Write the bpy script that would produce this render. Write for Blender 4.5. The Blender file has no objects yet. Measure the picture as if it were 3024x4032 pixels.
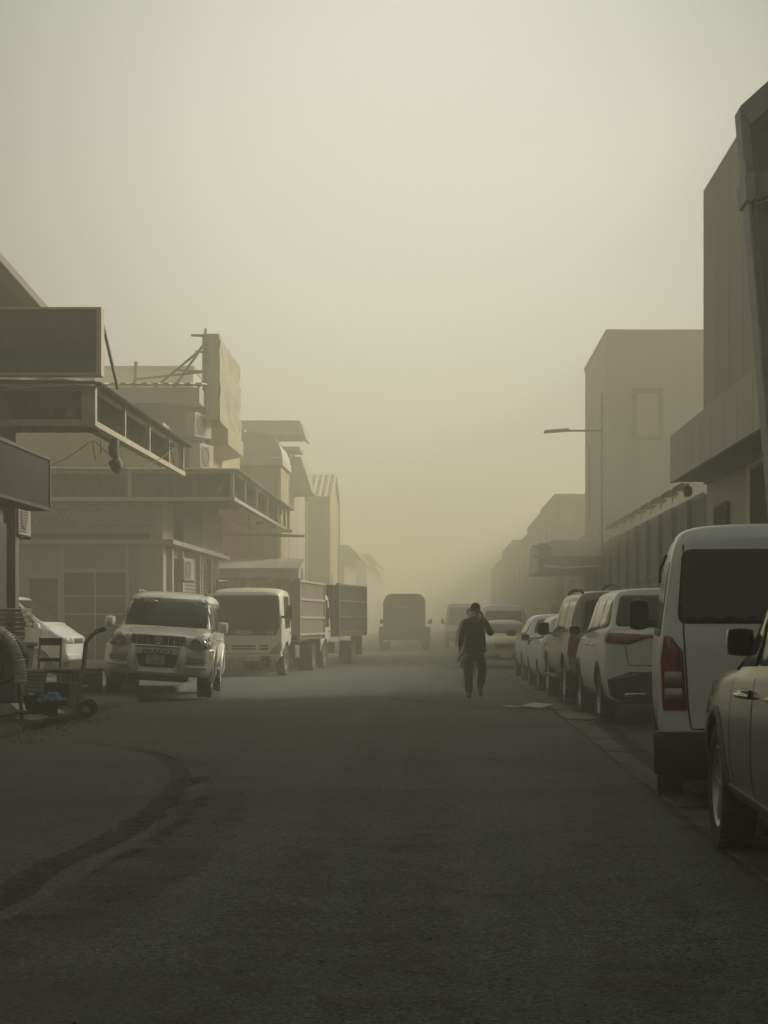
import bpy, bmesh, math, random
from mathutils import Vector, Matrix, noise
from mathutils.bvhtree import BVHTree
R = math.radians
PI = math.pi
rnd = random.Random(7)
scene = bpy.context.scene
COL = scene.collection
F_PX, VX, VY, EYE = 6800.0, 1745.0, 2445.0, 1.38      # focal length in photo pixels, vanishing point, eye height

def W(px, py, Y):
    """World point at depth Y that the photograph shows at pixel px, py."""
    return Vector(((px - VX) * Y / F_PX, Y, EYE - (py - VY) * Y / F_PX))
def G(px, py):
    Y = F_PX * EYE / (py - VY)
    return Vector(((px - VX) * Y / F_PX, Y, 0.0))

# ------------------------------------------------------------------ materials
def pm(name, col, rough=.75, var=.18, scale=2.5, metal=0.0, coat=0.0, bump=0.0, bscale=30.0, dust=0.0,
       streak=False, spec=.5, dustcol=(.30, .265, .20)):
    m = bpy.data.materials.new(name); m.use_nodes = True
    nt = m.node_tree; N, L = nt.nodes, nt.links
    b = N['Principled BSDF']
    b.inputs['Metallic'].default_value = metal
    b.inputs['Specular IOR Level'].default_value = spec
    b.inputs['Coat Weight'].default_value = coat
    b.inputs['Coat Roughness'].default_value = .12
    tc = N.new('ShaderNodeTexCoord')
    mp = N.new('ShaderNodeMapping'); L.new(tc.outputs['Object'], mp.inputs[0])
    if streak: mp.inputs['Scale'].default_value = (1, 1, .12)
    n1 = N.new('ShaderNodeTexNoise'); n1.inputs['Scale'].default_value = scale; n1.inputs['Detail'].default_value = 7
    n1.inputs['Roughness'].default_value = .65
    L.new(mp.outputs[0], n1.inputs['Vector'])
    rp = N.new('ShaderNodeValToRGB'); rp.color_ramp.elements[0].position = .3; rp.color_ramp.elements[1].position = .72
    lo = [c * (1 - var) for c in col]; hi = [min(1, c * (1 + var)) for c in col]
    rp.color_ramp.elements[0].color = (*lo, 1); rp.color_ramp.elements[1].color = (*hi, 1)
    L.new(n1.outputs['Fac'], rp.inputs[0])
    out = rp.outputs[0]
    if dust > 0:
        n2 = N.new('ShaderNodeTexNoise'); n2.inputs['Scale'].default_value = 1.7; n2.inputs['Detail'].default_value = 9
        n2.inputs['Roughness'].default_value = .7
        L.new(tc.outputs['Object'], n2.inputs['Vector'])
        mr = N.new('ShaderNodeMapRange'); mr.inputs[1].default_value = .35; mr.inputs[2].default_value = .75
        mr.inputs[3].default_value = dust * .35; mr.inputs[4].default_value = dust
        L.new(n2.outputs['Fac'], mr.inputs[0])
        mx = N.new('ShaderNodeMix'); mx.data_type = 'RGBA'
        L.new(mr.outputs[0], mx.inputs['Factor']); L.new(out, mx.inputs[6]); mx.inputs[7].default_value = (*dustcol, 1)
        out = mx.outputs[2]
        r2 = N.new('ShaderNodeMapRange'); r2.inputs[3].default_value = rough; r2.inputs[4].default_value = min(1, rough + .45)
        L.new(mr.outputs[0], r2.inputs[0]); L.new(r2.outputs[0], b.inputs['Roughness'])
    else:
        b.inputs['Roughness'].default_value = rough
    L.new(out, b.inputs['Base Color'])
    if bump > 0:
        nb = N.new('ShaderNodeTexNoise'); nb.inputs['Scale'].default_value = bscale; nb.inputs['Detail'].default_value = 6
        L.new(tc.outputs['Object'], nb.inputs['Vector'])
        bp = N.new('ShaderNodeBump'); bp.inputs['Strength'].default_value = bump; bp.inputs['Distance'].default_value = .02
        L.new(nb.outputs['Fac'], bp.inputs['Height']); L.new(bp.outputs[0], b.inputs['Normal'])
    return m

M = {}
M['plaster_tan'] = pm('plaster_tan', (.32, .275, .185), .9, .16, 1.2, bump=.3, streak=True)
M['plaster_pink'] = pm('plaster_pink', (.34, .20, .15), .9, .15, 1.0, bump=.3, streak=True)
M['plaster_grey'] = pm('plaster_grey', (.27, .26, .23), .9, .15, .8, bump=.3, streak=True)
M['plaster_pale'] = pm('plaster_pale', (.33, .32, .275), .9, .12, .8, bump=.3, streak=True)
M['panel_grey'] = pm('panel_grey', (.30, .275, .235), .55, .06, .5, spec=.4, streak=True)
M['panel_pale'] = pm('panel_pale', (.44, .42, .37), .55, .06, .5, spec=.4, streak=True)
M['steel_cream'] = pm('steel_cream', (.37, .345, .26), .6, .2, 4, dust=.3)
M['steel_dark'] = pm('steel_dark', (.07, .07, .065), .6, .3, 5, dust=.15)
M['steel_blue'] = pm('steel_blue', (.36, .39, .40), .55, .25, 3, dust=.2)
M['steel_white'] = pm('steel_white', (.55, .55, .50), .5, .12, 4, dust=.2)
M['sheet_dark'] = pm('sheet_dark', (.022, .028, .025), .7, .25, 2, dust=.15)
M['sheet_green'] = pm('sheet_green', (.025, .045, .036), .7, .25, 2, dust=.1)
M['sheet_grey'] = pm('sheet_grey', (.17, .17, .16), .65, .2, 2, dust=.2, streak=True)
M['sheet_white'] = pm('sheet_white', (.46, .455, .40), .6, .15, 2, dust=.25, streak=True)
M['sign_dark'] = pm('sign_dark', (.030, .032, .030), .7, .12, 1.5, dust=.03, spec=.2)
M['sign_ink'] = pm('sign_ink', (.035, .04, .045), .5, .2, 3)
M['sign_green'] = pm('sign_green', (.03, .06, .05), .5, .2, 3)
M['sign_grey'] = pm('sign_grey', (.17, .18, .17), .5, .1, 2, dust=.1)
M['glass_dark'] = pm('glass_dark', (.006, .008, .009), .08, .3, 3, spec=.4)
M['glass_shop'] = pm('glass_shop', (.012, .024, .021), .2, .4, 1.2, spec=.2)
M['opening'] = pm('opening', (.02, .02, .018), .9, .3, 2, spec=.1)
M['glass_car'] = pm('glass_car', (.010, .013, .013), .10, .3, 2, spec=.35, dust=.04)
M['cloth_grey'] = pm('cloth_grey', (.30, .29, .24), .95, .25, 3, bump=.5, bscale=12)
M['paint_white'] = pm('paint_white', (.72, .745, .74), .32, .05, 2, coat=.5, dust=.22)
M['paint_prado'] = pm('paint_prado', (.68, .67, .60), .28, .06, 2, coat=.7, dust=.13, metal=.15)
M['paint_van'] = pm('paint_van', (.68, .715, .72), .33, .05, 1.5, coat=.5, dust=.08)
M['paint_truck'] = pm('paint_truck', (.62, .60, .50), .40, .08, 2, coat=.3, dust=.22)
M['paint_bronze'] = pm('paint_bronze', (.26, .23, .16), .34, .1, 2, coat=.6, dust=.3, metal=.3)
M['paint_black'] = pm('paint_black', (.045, .052, .060), .22, .15, 3, coat=.8, dust=.03, metal=.5)
M['paint_tan'] = pm('paint_tan', (.36, .33, .25), .4, .1, 2, coat=.4, dust=.3)
M['plastic_dark'] = pm('plastic_dark', (.018, .019, .020), .6, .25, 6, dust=.04)
M['plastic_grey'] = pm('plastic_grey', (.10, .10, .10), .6, .2, 6, dust=.12)
M['rubber'] = pm('rubber', (.016, .016, .016), .85, .3, 20, dust=.06)
M['rim'] = pm('rim', (.42, .42, .40), .3, .1, 6, metal=.7, dust=.2)
M['chrome'] = pm('chrome', (.62, .62, .60), .12, .05, 6, metal=1.0)
M['lamp_clear'] = pm('lamp_clear', (.30, .31, .28), .1, .4, 14, coat=.8, dust=.1)
M['lamp_red'] = pm('lamp_red', (.20, .012, .010), .18, .2, 8, coat=.8, dust=.08)
M['lamp_grey'] = pm('lamp_grey', (.24, .22, .20), .2, .3, 10, coat=.8)
M['plate'] = pm('plate', (.42, .42, .38), .5, .1, 4, dust=.1)
M['ink'] = pm('ink', (.03, .03, .03), .6, .1, 4)
M['panel_truck'] = pm('panel_truck', (.29, .265, .22), .65, .15, 2.5, dust=.3, streak=True)
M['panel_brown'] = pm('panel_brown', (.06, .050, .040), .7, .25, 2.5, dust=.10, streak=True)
M['tarp_green'] = pm('tarp_green', (.04, .044, .034), .9, .25, 3, bump=.5, bscale=8, dust=.08)
M['concrete'] = pm('concrete', (.20, .185, .15), .9, .25, 1.6, bump=.5, bscale=25)
M['wood'] = pm('wood', (.26, .20, .12), .8, .3, 5, streak=True)
M['carton'] = pm('carton', (.34, .30, .22), .85, .2, 5)
M['paper'] = pm('paper', (.55, .52, .42), .9, .15, 6)
M['foil'] = pm('foil', (.62, .62, .58), .32, .15, 12, metal=.35)
M['bag_blue'] = pm('bag_blue', (.03, .14, .24), .4, .3, 10)
M['skin'] = pm('skin', (.17, .095, .06), .6, .1, 12)
M['knit_dark'] = pm('knit_dark', (.010, .011, .0125), .95, .25, 14, bump=.4, bscale=90)
M['trouser'] = pm('trouser', (.010, .012, .014), .95, .2, 10, bump=.3, bscale=60)
M['boot'] = pm('boot', (.09, .07, .05), .8, .2, 12)
M['mask_cloth'] = pm('mask_cloth', (.42, .42, .39), .9, .1, 12)
M['shirt_red'] = pm('shirt_red', (.20, .10, .075), .95, .2, 8)
M['plastic_cream'] = pm('plastic_cream', (.26, .25, .215), .5, .1, 4, dust=.3)

# ------------------------------------------------------------------ mesh builder
class MB:
    def __init__(s): s.v = []; s.f = []
    def add(s, vs, fs):
        n = len(s.v); s.v += [Vector(v) for v in vs]; s.f += [[i + n for i in f] for f in fs]; return s
    def box(s, x0, x1, y0, y1, z0, z1):
        vs = [(x, y, z) for z in (z0, z1) for y in (y0, y1) for x in (x0, x1)]
        return s.add(vs, [(0, 2, 3, 1), (4, 5, 7, 6), (0, 1, 5, 4), (2, 6, 7, 3), (0, 4, 6, 2), (1, 3, 7, 5)])
    def obox(s, c, size, rot=None):
        h = Vector(size) / 2; rot = rot or Matrix.Identity(3)
        vs = [Vector(c) + rot @ Vector((x * h.x, y * h.y, z * h.z)) for z in (-1, 1) for y in (-1, 1) for x in (-1, 1)]
        return s.add(vs, [(0, 2, 3, 1), (4, 5, 7, 6), (0, 1, 5, 4), (2, 6, 7, 3), (0, 4, 6, 2), (1, 3, 7, 5)])
    def bar(s, p0, p1, w=.05, h=None, up=(0, 0, 1)):
        p0, p1 = Vector(p0), Vector(p1); d = p1 - p0; L_ = d.length; h = w if h is None else h
        z = d.normalized(); u = Vector(up)
        if abs(z.dot(u)) > .98: u = Vector((0, 1, 0))
        x = z.cross(u).normalized(); y = x.cross(z)
        rot = Matrix((x, z, y)).transposed()
        return s.obox((p0 + p1) / 2, (w, L_, h), rot)
    def tube(s, pts, r, n=8, cap=True):
        pts = [Vector(p) for p in pts]; rings = []; base = len(s.v); prev = None
        for i, p in enumerate(pts):
            d = (pts[min(i + 1, len(pts) - 1)] - pts[max(i - 1, 0)]).normalized()
            if prev is None:
                u = Vector((0, 0, 1)) if abs(d.z) < .9 else Vector((1, 0, 0)); a = d.cross(u).normalized()
            else:
                a = (prev - d * prev.dot(d)).normalized()
            prev = a; b = d.cross(a); rr_ = r[i] if isinstance(r, (list, tuple)) else r
            s.v += [p + (a * math.cos(2 * PI * k / n) + b * math.sin(2 * PI * k / n)) * rr_ for k in range(n)]
        for i in range(len(pts) - 1):
            for k in range(n):
                a0 = base + i * n; s.f.append([a0 + k, a0 + (k + 1) % n, a0 + n + (k + 1) % n, a0 + n + k])
        if cap:
            s.f.append([base + k for k in range(n)][::-1]); s.f.append([base + (len(pts) - 1) * n + k for k in range(n)])
        return s
    def prism(s, poly, axis, a, b):
        """poly in the two axes other than `axis`, extruded from a to b."""
        def P(u, v, w): return {'x': (w, u, v), 'y': (u, w, v), 'z': (u, v, w)}[axis]
        n = len(poly); vs = [P(u, v, a) for u, v in poly] + [P(u, v, b) for u, v in poly]
        fs = [list(range(n))[::-1], list(range(n, 2 * n))] + [[i, (i + 1) % n, n + (i + 1) % n, n + i] for i in range(n)]
        return s.add(vs, fs)
    def lathe(s, prof, axis='x', c=(0, 0, 0), n=32, closed=False):
        """prof: list of (along, radius) turned round the axis."""
        base = len(s.v); c = Vector(c)
        for (a, r) in prof:
            for k in range(n):
                u, v = r * math.cos(2 * PI * k / n), r * math.sin(2 * PI * k / n)
                s.v.append(c + Vector({'x': (a, u, v), 'y': (u, a, v), 'z': (u, v, a)}[axis]))
        m = len(prof)
        for i in range(m if closed else m - 1):
            j = (i + 1) % m
            for k in range(n):
                s.f.append([base + i * n + k, base + i * n + (k + 1) % n, base + j * n + (k + 1) % n, base + j * n + k])
        return s
    def corr(s, o, u, v, amp, pitch, nrm, flat=.5):
        """corrugated sheet: origin o, ribs repeat along u, ribs run along v."""
        o, u, v, nrm = Vector(o), Vector(u), Vector(v), Vector(nrm).normalized()
        Lu = u.length; k = max(2, int(Lu / pitch)); pts = []
        for i in range(k):
            for t, h in ((0, 0), (.35, 0), (.5, 1), (.85, 1)):
                pts.append(((i + t) / k, h))
        pts.append((1, 0)); n = len(s.v)
        for t, h in pts:
            p = o + u * t + nrm * (amp * h); s.v += [p, p + v]
        for i in range(len(pts) - 1): s.f.append([n + 2 * i, n + 2 * i + 2, n + 2 * i + 3, n + 2 * i + 1])
        return s
    def sheet(s, o, u, v, nu, nv, fn):
        o, u, v = Vector(o), Vector(u), Vector(v); n = len(s.v)
        for i in range(nu + 1):
            for j in range(nv + 1):
                a, b = i / nu, j / nv; s.v.append(o + u * a + v * b + Vector(fn(a, b)))
        for i in range(nu):
            for j in range(nv):
                a = n + i * (nv + 1) + j; s.f.append([a, a + nv + 1, a + nv + 2, a + 1])
        return s
    def build(s, name, mat, parent=None, bevel=0, smooth=False, solid=0, sub=0, recalc=True, angle=35):
        me = bpy.data.meshes.new(name); me.from_pydata([tuple(v) for v in s.v], [], s.f)
        if recalc:
            bm = bmesh.new(); bm.from_mesh(me); bmesh.ops.recalc_face_normals(bm, faces=bm.faces); bm.to_mesh(me); bm.free()
        ob = bpy.data.objects.new(name, me)
        for m_ in (mat if isinstance(mat, (list, tuple)) else [mat]): me.materials.append(m_)
        COL.objects.link(ob)
        if smooth or bevel: shade(me, angle)
        if parent is not None: attach(ob, parent)
        if solid:
            q = ob.modifiers.new('thick', 'SOLIDIFY'); q.thickness = solid; q.offset = 0
        if bevel:
            q = ob.modifiers.new('edge', 'BEVEL'); q.width = bevel; q.segments = 2; q.limit_method = 'ANGLE'; q.angle_limit = R(40)
            q.harden_normals = False
        if sub:
            q = ob.modifiers.new('sub', 'SUBSURF'); q.levels = q.render_levels = sub
        return ob

def shade(me, angle=35):
    me.polygons.foreach_set('use_smooth', [True] * len(me.polygons))
    try: me.set_sharp_from_angle(angle=R(angle))
    except Exception: pass

LOCAL = set()
def attach(ob, parent):
    ob.parent = parent
    if parent.type == 'EMPTY' and parent.name not in LOCAL:
        ob.matrix_parent_inverse = Matrix.Translation(-Vector(parent.location))

def tag(o, label=None, cat=None, group=None, kind=None):
    if label: o['label'] = label
    if cat: o['category'] = cat
    if group: o['group'] = group
    if kind: o['kind'] = kind
    return o
def thing(name, loc, label, cat, group=None, local=False, rot=(0, 0, 0)):
    o = bpy.data.objects.new(name, None); COL.objects.link(o); o.location = loc; o.rotation_euler = rot
    o.empty_display_size = .2
    if local: LOCAL.add(o.name)
    return tag(o, label, cat, group)
def struct(o): o['kind'] = 'structure'; return o

def link_copy(o, parent=None):
    c = o.copy(); COL.objects.link(c)
    if parent is not None: c.parent = parent; c.matrix_parent_inverse = o.matrix_parent_inverse
    for ch in list(o.children): link_copy(ch, c)
    return c

def text_mesh(s, size, mat, parent, name, loc, rot, depth=.004, sx=1.0, align='CENTER', font_bold=False, shear=0):
    cu = bpy.data.curves.new('txt', 'FONT'); cu.body = s; cu.size = size; cu.extrude = depth; cu.align_x = align; cu.shear = shear
    if font_bold: cu.offset = size * .018
    to = bpy.data.objects.new('txt', cu); COL.objects.link(to)
    dg = bpy.context.evaluated_depsgraph_get()
    me = bpy.data.meshes.new_from_object(to.evaluated_get(dg)); me.name = name
    bpy.data.objects.remove(to); bpy.data.curves.remove(cu)
    me.materials.clear(); me.materials.append(mat)
    mt = Matrix.Translation(Vector(loc)) @ Matrix(rot).to_4x4() @ Matrix.Diagonal((sx, 1, 1, 1))
    me.transform(mt)
    ob = bpy.data.objects.new(name, me); COL.objects.link(ob); attach(ob, parent)
    return ob
# orientation of flat lettering: columns are the text's right, up and facing directions
def face(right, up):
    r, u = Vector(right), Vector(up); n = r.cross(u); return Matrix((r, u, n)).transposed()

# ------------------------------------------------------------------ lofted bodies
def ring(zb, ws, wm, zm, wb, zl, wr, zr, arch=.02):
    p5z = min(zl + .035, zr - .004)
    pts = [(0, zb), (ws * .8, zb), (ws, zb + .07), (wm, zm), (wb, zl), (wb - .025, p5z),
           (wr + (wb - wr) * .16, p5z + (zr - p5z) * .84), (wr - .05, zr - min(.015, (zr - zl) * .2)), (wr * .5, zr + arch * .6), (0, zr + arch)]
    return pts
def loft(stations, warp=None, sub=2):
    """stations: (y, ring); returns a closed, subdivided mesh data block."""
    vs, fs = [], []; n = 18
    for y, pts in stations:
        full = pts + [(-x, z) for x, z in pts[8:0:-1]]
        vs += [(x, y, z) for x, z in full]
    for i in range(len(stations) - 1):
        for k in range(n):
            a = i * n; fs.append([a + k, a + (k + 1) % n, a + n + (k + 1) % n, a + n + k])
    for base, flip in ((0, True), ((len(stations) - 1) * n, False)):
        def I(k): return base + k % n
        caps = [[I(0), I(1), I(17)]] + [[I(k), I(k + 1), I(17 - k), I(18 - k)] for k in range(1, 8)] + [[I(8), I(9), I(10)]]
        fs += [c[::-1] if flip else c for c in caps]
    if warp: vs = [warp(Vector(v)) for v in vs]
    me = bpy.data.meshes.new('loft'); me.from_pydata([tuple(v) for v in vs], [], fs)
    bm = bmesh.new(); bm.from_mesh(me); bmesh.ops.recalc_face_normals(bm, faces=bm.faces); bm.to_mesh(me); bm.free()
    ob = bpy.data.objects.new('tmp', me); COL.objects.link(ob)
    q = ob.modifiers.new('s', 'SUBSURF'); q.levels = q.render_levels = sub
    dg = bpy.context.evaluated_depsgraph_get()
    out = bpy.data.meshes.new_from_object(ob.evaluated_get(dg)); bpy.data.objects.remove(ob)
    return out
def tight(st, keys, d=.06):
    """insert stations a little before and after the key ones, so that the subdivided edge there stays firm."""
    out = []
    for i, (y, r_) in enumerate(st):
        if i in keys and i > 0:
            y0, r0 = st[i - 1]; t = min(.45, d / max(1e-6, abs(y - y0)))
            out.append((y + (y0 - y) * t, [(a[0] + (b[0] - a[0]) * t, a[1] + (b[1] - a[1]) * t) for a, b in zip(r_, r0)]))
        out.append((y, r_))
        if i in keys and i < len(st) - 1:
            y0, r0 = st[i + 1]; t = min(.45, d / max(1e-6, abs(y - y0)))
            out.append((y + (y0 - y) * t, [(a[0] + (b[0] - a[0]) * t, a[1] + (b[1] - a[1]) * t) for a, b in zip(r_, r0)]))
    return out

class Body:
    def __init__(s, me):
        s.me = me; bm = bmesh.new(); bm.from_mesh(me); s.bvh = BVHTree.FromBMesh(bm); bm.free()
    def hit(s, axis, u, v):
        o, d = {'L': ((-6, u, v), (1, 0, 0)), 'R': ((6, u, v), (-1, 0, 0)), 'F': ((u, 9, v), (0, -1, 0)),
                'B': ((u, -9, v), (0, 1, 0)), 'T': ((u, v, 9), (0, 0, -1))}[axis]
        p, n, i, _ = s.bvh.ray_cast(Vector(o), Vector(d))
        if p is None:
            q = Vector(o) + Vector(d) * (6 if axis in 'LR' else 9)
            p, n, i, _ = s.bvh.find_nearest(q)
        return p, n
    def decal(s, name, poly, axis, mat, parent, off=.006, maxlen=.09, thick=.012):
        bm = bmesh.new()
        vs = [bm.verts.new((u, v, 0)) for u, v in poly]; bm.faces.new(vs)
        bmesh.ops.triangulate(bm, faces=bm.faces[:])
        for _ in range(6):
            es = [e for e in bm.edges if e.calc_length() > maxlen]
            if not es: break
            bmesh.ops.subdivide_edges(bm, edges=es, cuts=1)
            bmesh.ops.triangulate(bm, faces=[f for f in bm.faces if len(f.verts) > 3])
        view = {'L': Vector((-1, 0, 0)), 'R': Vector((1, 0, 0)), 'F': Vector((0, 1, 0)), 'B': Vector((0, -1, 0)), 'T': Vector((0, 0, 1))}[axis]
        for v in bm.verts:
            p, n = s.hit(axis, v.co.x, v.co.y); v.co = p + n * off
        bm.normal_update()
        for f in bm.faces:
            if f.normal.dot(view) < 0: f.normal_flip()
        me = bpy.data.meshes.new(name); bm.to_mesh(me); bm.free(); me.materials.append(mat); shade(me, 50)
        ob = bpy.data.objects.new(name, me); COL.objects.link(ob); attach(ob, parent)
        q = ob.modifiers.new('t', 'SOLIDIFY'); q.thickness = thick; q.offset = -1
        return ob
    def seam(s, pts, axis, parent, mat=None, w=.010, name='door_seam', off=.0015):
        """a narrow dark gap along a polyline on the bodywork."""
        poly = []; left = []; right = []; P = [Vector(p) for p in pts]
        fine = []
        for i in range(len(P) - 1):
            k = max(1, int((P[i + 1] - P[i]).length / .07))
            fine += [P[i].lerp(P[i + 1], j / k) for j in range(k)]
        fine.append(P[-1]); mb = MB()
        for i, p in enumerate(fine):
            d = (fine[min(i + 1, len(fine) - 1)] - fine[max(i - 1, 0)]).normalized(); nn = Vector((-d.y, d.x))
            for sgn in (-1, 1):
                h, n = s.hit(axis, *(p + nn * w / 2 * sgn)); mb.v.append(h + n * off)
        for i in range(len(fine) - 1): mb.f.append([2 * i, 2 * i + 1, 2 * i + 3, 2 * i + 2])
        return mb.build(name, mat or M['plastic_dark'], parent, recalc=False)

def finish_body(me, name, parent, mat, wheels, hw, zb, dark=None):
    """cut the wheel wells out of the body mesh and link it."""
    ob = bpy.data.objects.new(name, me); COL.objects.link(ob)
    cut = MB()
    for (y, z, r) in wheels:
        for sx in (-1, 1):
            cut.lathe([(sx * (hw - .34), .001), (sx * (hw - .34), r), (sx * (hw + .3), r), (sx * (hw + .3), .001)], 'x', (0, y, z), 28)
    co = cut.build('cut', M['plastic_dark'])
    q = ob.modifiers.new('b', 'BOOLEAN'); q.object = co; q.operation = 'DIFFERENCE'; q.solver = 'EXACT'
    dg = bpy.context.evaluated_depsgraph_get()
    out = bpy.data.meshes.new_from_object(ob.evaluated_get(dg)); bpy.data.objects.remove(ob); bpy.data.objects.remove(co)
    out.materials.clear(); out.materials.append(mat); out.materials.append(dark or M['plastic_dark'])
    for p in out.polygons:
        c = p.center; k = 0
        for (y, z, r) in wheels:
            if (c.y - y) ** 2 + (c.z - z) ** 2 < (r * 1.004) ** 2 and abs(c.x) < hw - .01 and c.z < z + r: k = 1
        if c.z < zb + .02: k = 1
        p.material_index = k
    shade(out, 32); out.name = name
    ob = bpy.data.objects.new(name, out); COL.objects.link(ob); attach(ob, parent)
    return ob

_wc = {}
def wheel_mesh(r, w, style):
    key = (r, w, style)
    if key in _wc: return _wc[key]
    rr_ = r * (.66 if style != 'steel' else .58); h = w / 2
    t = MB().lathe([(-h * .8, rr_), (-h * .98, rr_ + (r - rr_) * .35), (-h * .96, r * .95), (-h * .75, r * .993), (-h * .3, r), (h * .3, r), (h * .75, r * .993),
                    (h * .96, r * .95), (h * .98, rr_ + (r - rr_) * .35), (h * .8, rr_), (h * .5, rr_ * .97), (-h * .5, rr_ * .97)], 'x', n=40, closed=True)
    for k in range(40):
        a = 2 * PI * k / 40
        for s_ in (-.62, .62):
            t.obox((s_ * h, r * 1.0 * math.cos(a), r * 1.0 * math.sin(a)), (h * .55, .03, .012), Matrix.Rotation(a - PI / 2, 3, 'X'))
    me_t = bpy.data.meshes.new('tyre'); me_t.from_pydata([tuple(v) for v in t.v], [], t.f); me_t.materials.append(M['rubber'])
    g = MB()
    g.lathe([(h * .82, rr_ * 1.01), (h * .86, rr_ * .97), (h * .70, rr_ * .92), (h * .1, rr_ * .88)], 'x', n=40)
    g.lathe([(h * .1, rr_ * .9), (h * .05, .01)], 'x', n=40)
    g.lathe([(h * .1, rr_ * .2), (h * .66, rr_ * .22), (h * .74, rr_ * .16), (h * .74, .004)], 'x', n=24)
    if style == 'steel':
        g.lathe([(h * .15, rr_ * .86), (h * .55, rr_ * .6), (h * .5, rr_ * .3), (h * .3, rr_ * .2)], 'x', n=40)
        for k in range(6):
            a = 2 * PI * k / 6; g.lathe([(h * .78, .012), (h * .5, .012)], 'x', (0, rr_ * .36 * math.cos(a), rr_ * .36 * math.sin(a)), 8)
    else:
        ns = 6 if style == 'six' else 5
        for k in range(ns):
            a = 2 * PI * k / ns + .3
            for da in ((-.11, .11) if ns == 5 else (0,)):
                c, s_ = math.cos(a + da), math.sin(a + da)
                ww = .030 if ns == 5 else .055
                tx = Vector((0, -s_, c))
                p0 = Vector((h * .66, c * rr_ * .14, s_ * rr_ * .14)); p1 = Vector((h * .72, c * rr_ * .97, s_ * rr_ * .97))
                vs = [p0 - tx * ww * .7, p0 + tx * ww * .7, p1 + tx * ww * .45, p1 - tx * ww * .45]
                vs += [q - Vector((h * .35, 0, 0)) for q in vs]
                g.add(vs, [(0, 1, 2, 3), (7, 6, 5, 4), (0, 4, 5, 1), (1, 5, 6, 2), (2, 6, 7, 3), (3, 7, 4, 0)])
    me_r = bpy.data.meshes.new('rim'); me_r.from_pydata([tuple(v) for v in g.v], [], g.f); me_r.materials.append(M['rim'])
    for me in (me_t, me_r):
        bm = bmesh.new(); bm.from_mesh(me); bmesh.ops.recalc_face_normals(bm, faces=bm.faces); bm.to_mesh(me); bm.free(); shade(me, 40)
    _wc[key] = (me_t, me_r); return _wc[key]
def add_wheels(root, ys, hw, r, w=.22, style='six', inset=.02):
    mt, mr = wheel_mesh(r, w, style)
    for y in ys:
        for sx in (-1, 1):
            e = bpy.data.objects.new('wheel', mt); COL.objects.link(e); e.parent = root
            e.location = (sx * (hw - w / 2 - inset), y, r); e.rotation_euler = (rnd.uniform(0, 6) if sx > 0 else 0, 0, 0 if sx > 0 else PI)
            q = bpy.data.objects.new('rim', mr); COL.objects.link(q); q.parent = e

def rr(pts, r=.04, n=3):
    out = []; k = len(pts)
    for i in range(k):
        p, a, b = Vector(pts[i]), Vector(pts[i - 1]), Vector(pts[(i + 1) % k])
        d1, d2 = (a - p), (b - p); rad = min(r, d1.length * .45, d2.length * .45)
        q1, q2 = p + d1.normalized() * rad, p + d2.normalized() * rad
        for j in range(n + 1):
            t = j / n; out.append(tuple(q1 * (1 - t) ** 2 + p * 2 * t * (1 - t) + q2 * t * t))
    return out

def mirror_part(root, x, y, z, side, size, mat, glass=True, name='side_mirror'):
    """side -1 left, +1 right; the glass looks back (-y)."""
    w, d, h = size; cx = x + side * (w / 2 + .05)
    vs = MB()
    for (yy, k) in ((-.5, .96), (-.2, 1.0), (.25, .88), (.5, .5)):
        for j in range(16):
            a = 2 * PI * j / 16; ca, sa = math.cos(a), math.sin(a)
            sq = 1 / max(abs(ca), abs(sa)) ** .62
            vs.v.append(Vector((cx + ca * sq * w / 2 * k, y + yy * d, z + sa * sq * h / 2 * k)))
    for i in range(3):
        for j in range(16): vs.f.append([i * 16 + j, i * 16 + (j + 1) % 16, (i + 1) * 16 + (j + 1) % 16, (i + 1) * 16 + j])
    vs.f.append(list(range(16))); vs.f.append(list(range(48, 64)))
    vs.box(min(x - side * .04, cx), max(x - side * .04, cx), y - .03, y + .04, z - h * .42, z - h * .25)
    m = vs.build(name, mat, root, smooth=True, angle=40)
    if glass:
        g = MB(); n = []
        for j in range(20):
            a = 2 * PI * j / 20; ca, sa = math.cos(a), math.sin(a); sq = 1 / max(abs(ca), abs(sa)) ** .62
            g.v.append(Vector((cx + ca * sq * w / 2 * .86, y - .5 * d - .004, z + sa * sq * h / 2 * .86)))
        g.f.append(list(range(20)))
        q = g.build('mirror_glass', M['glass_dark'] if True else None, None); q.parent = m
    return m
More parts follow.
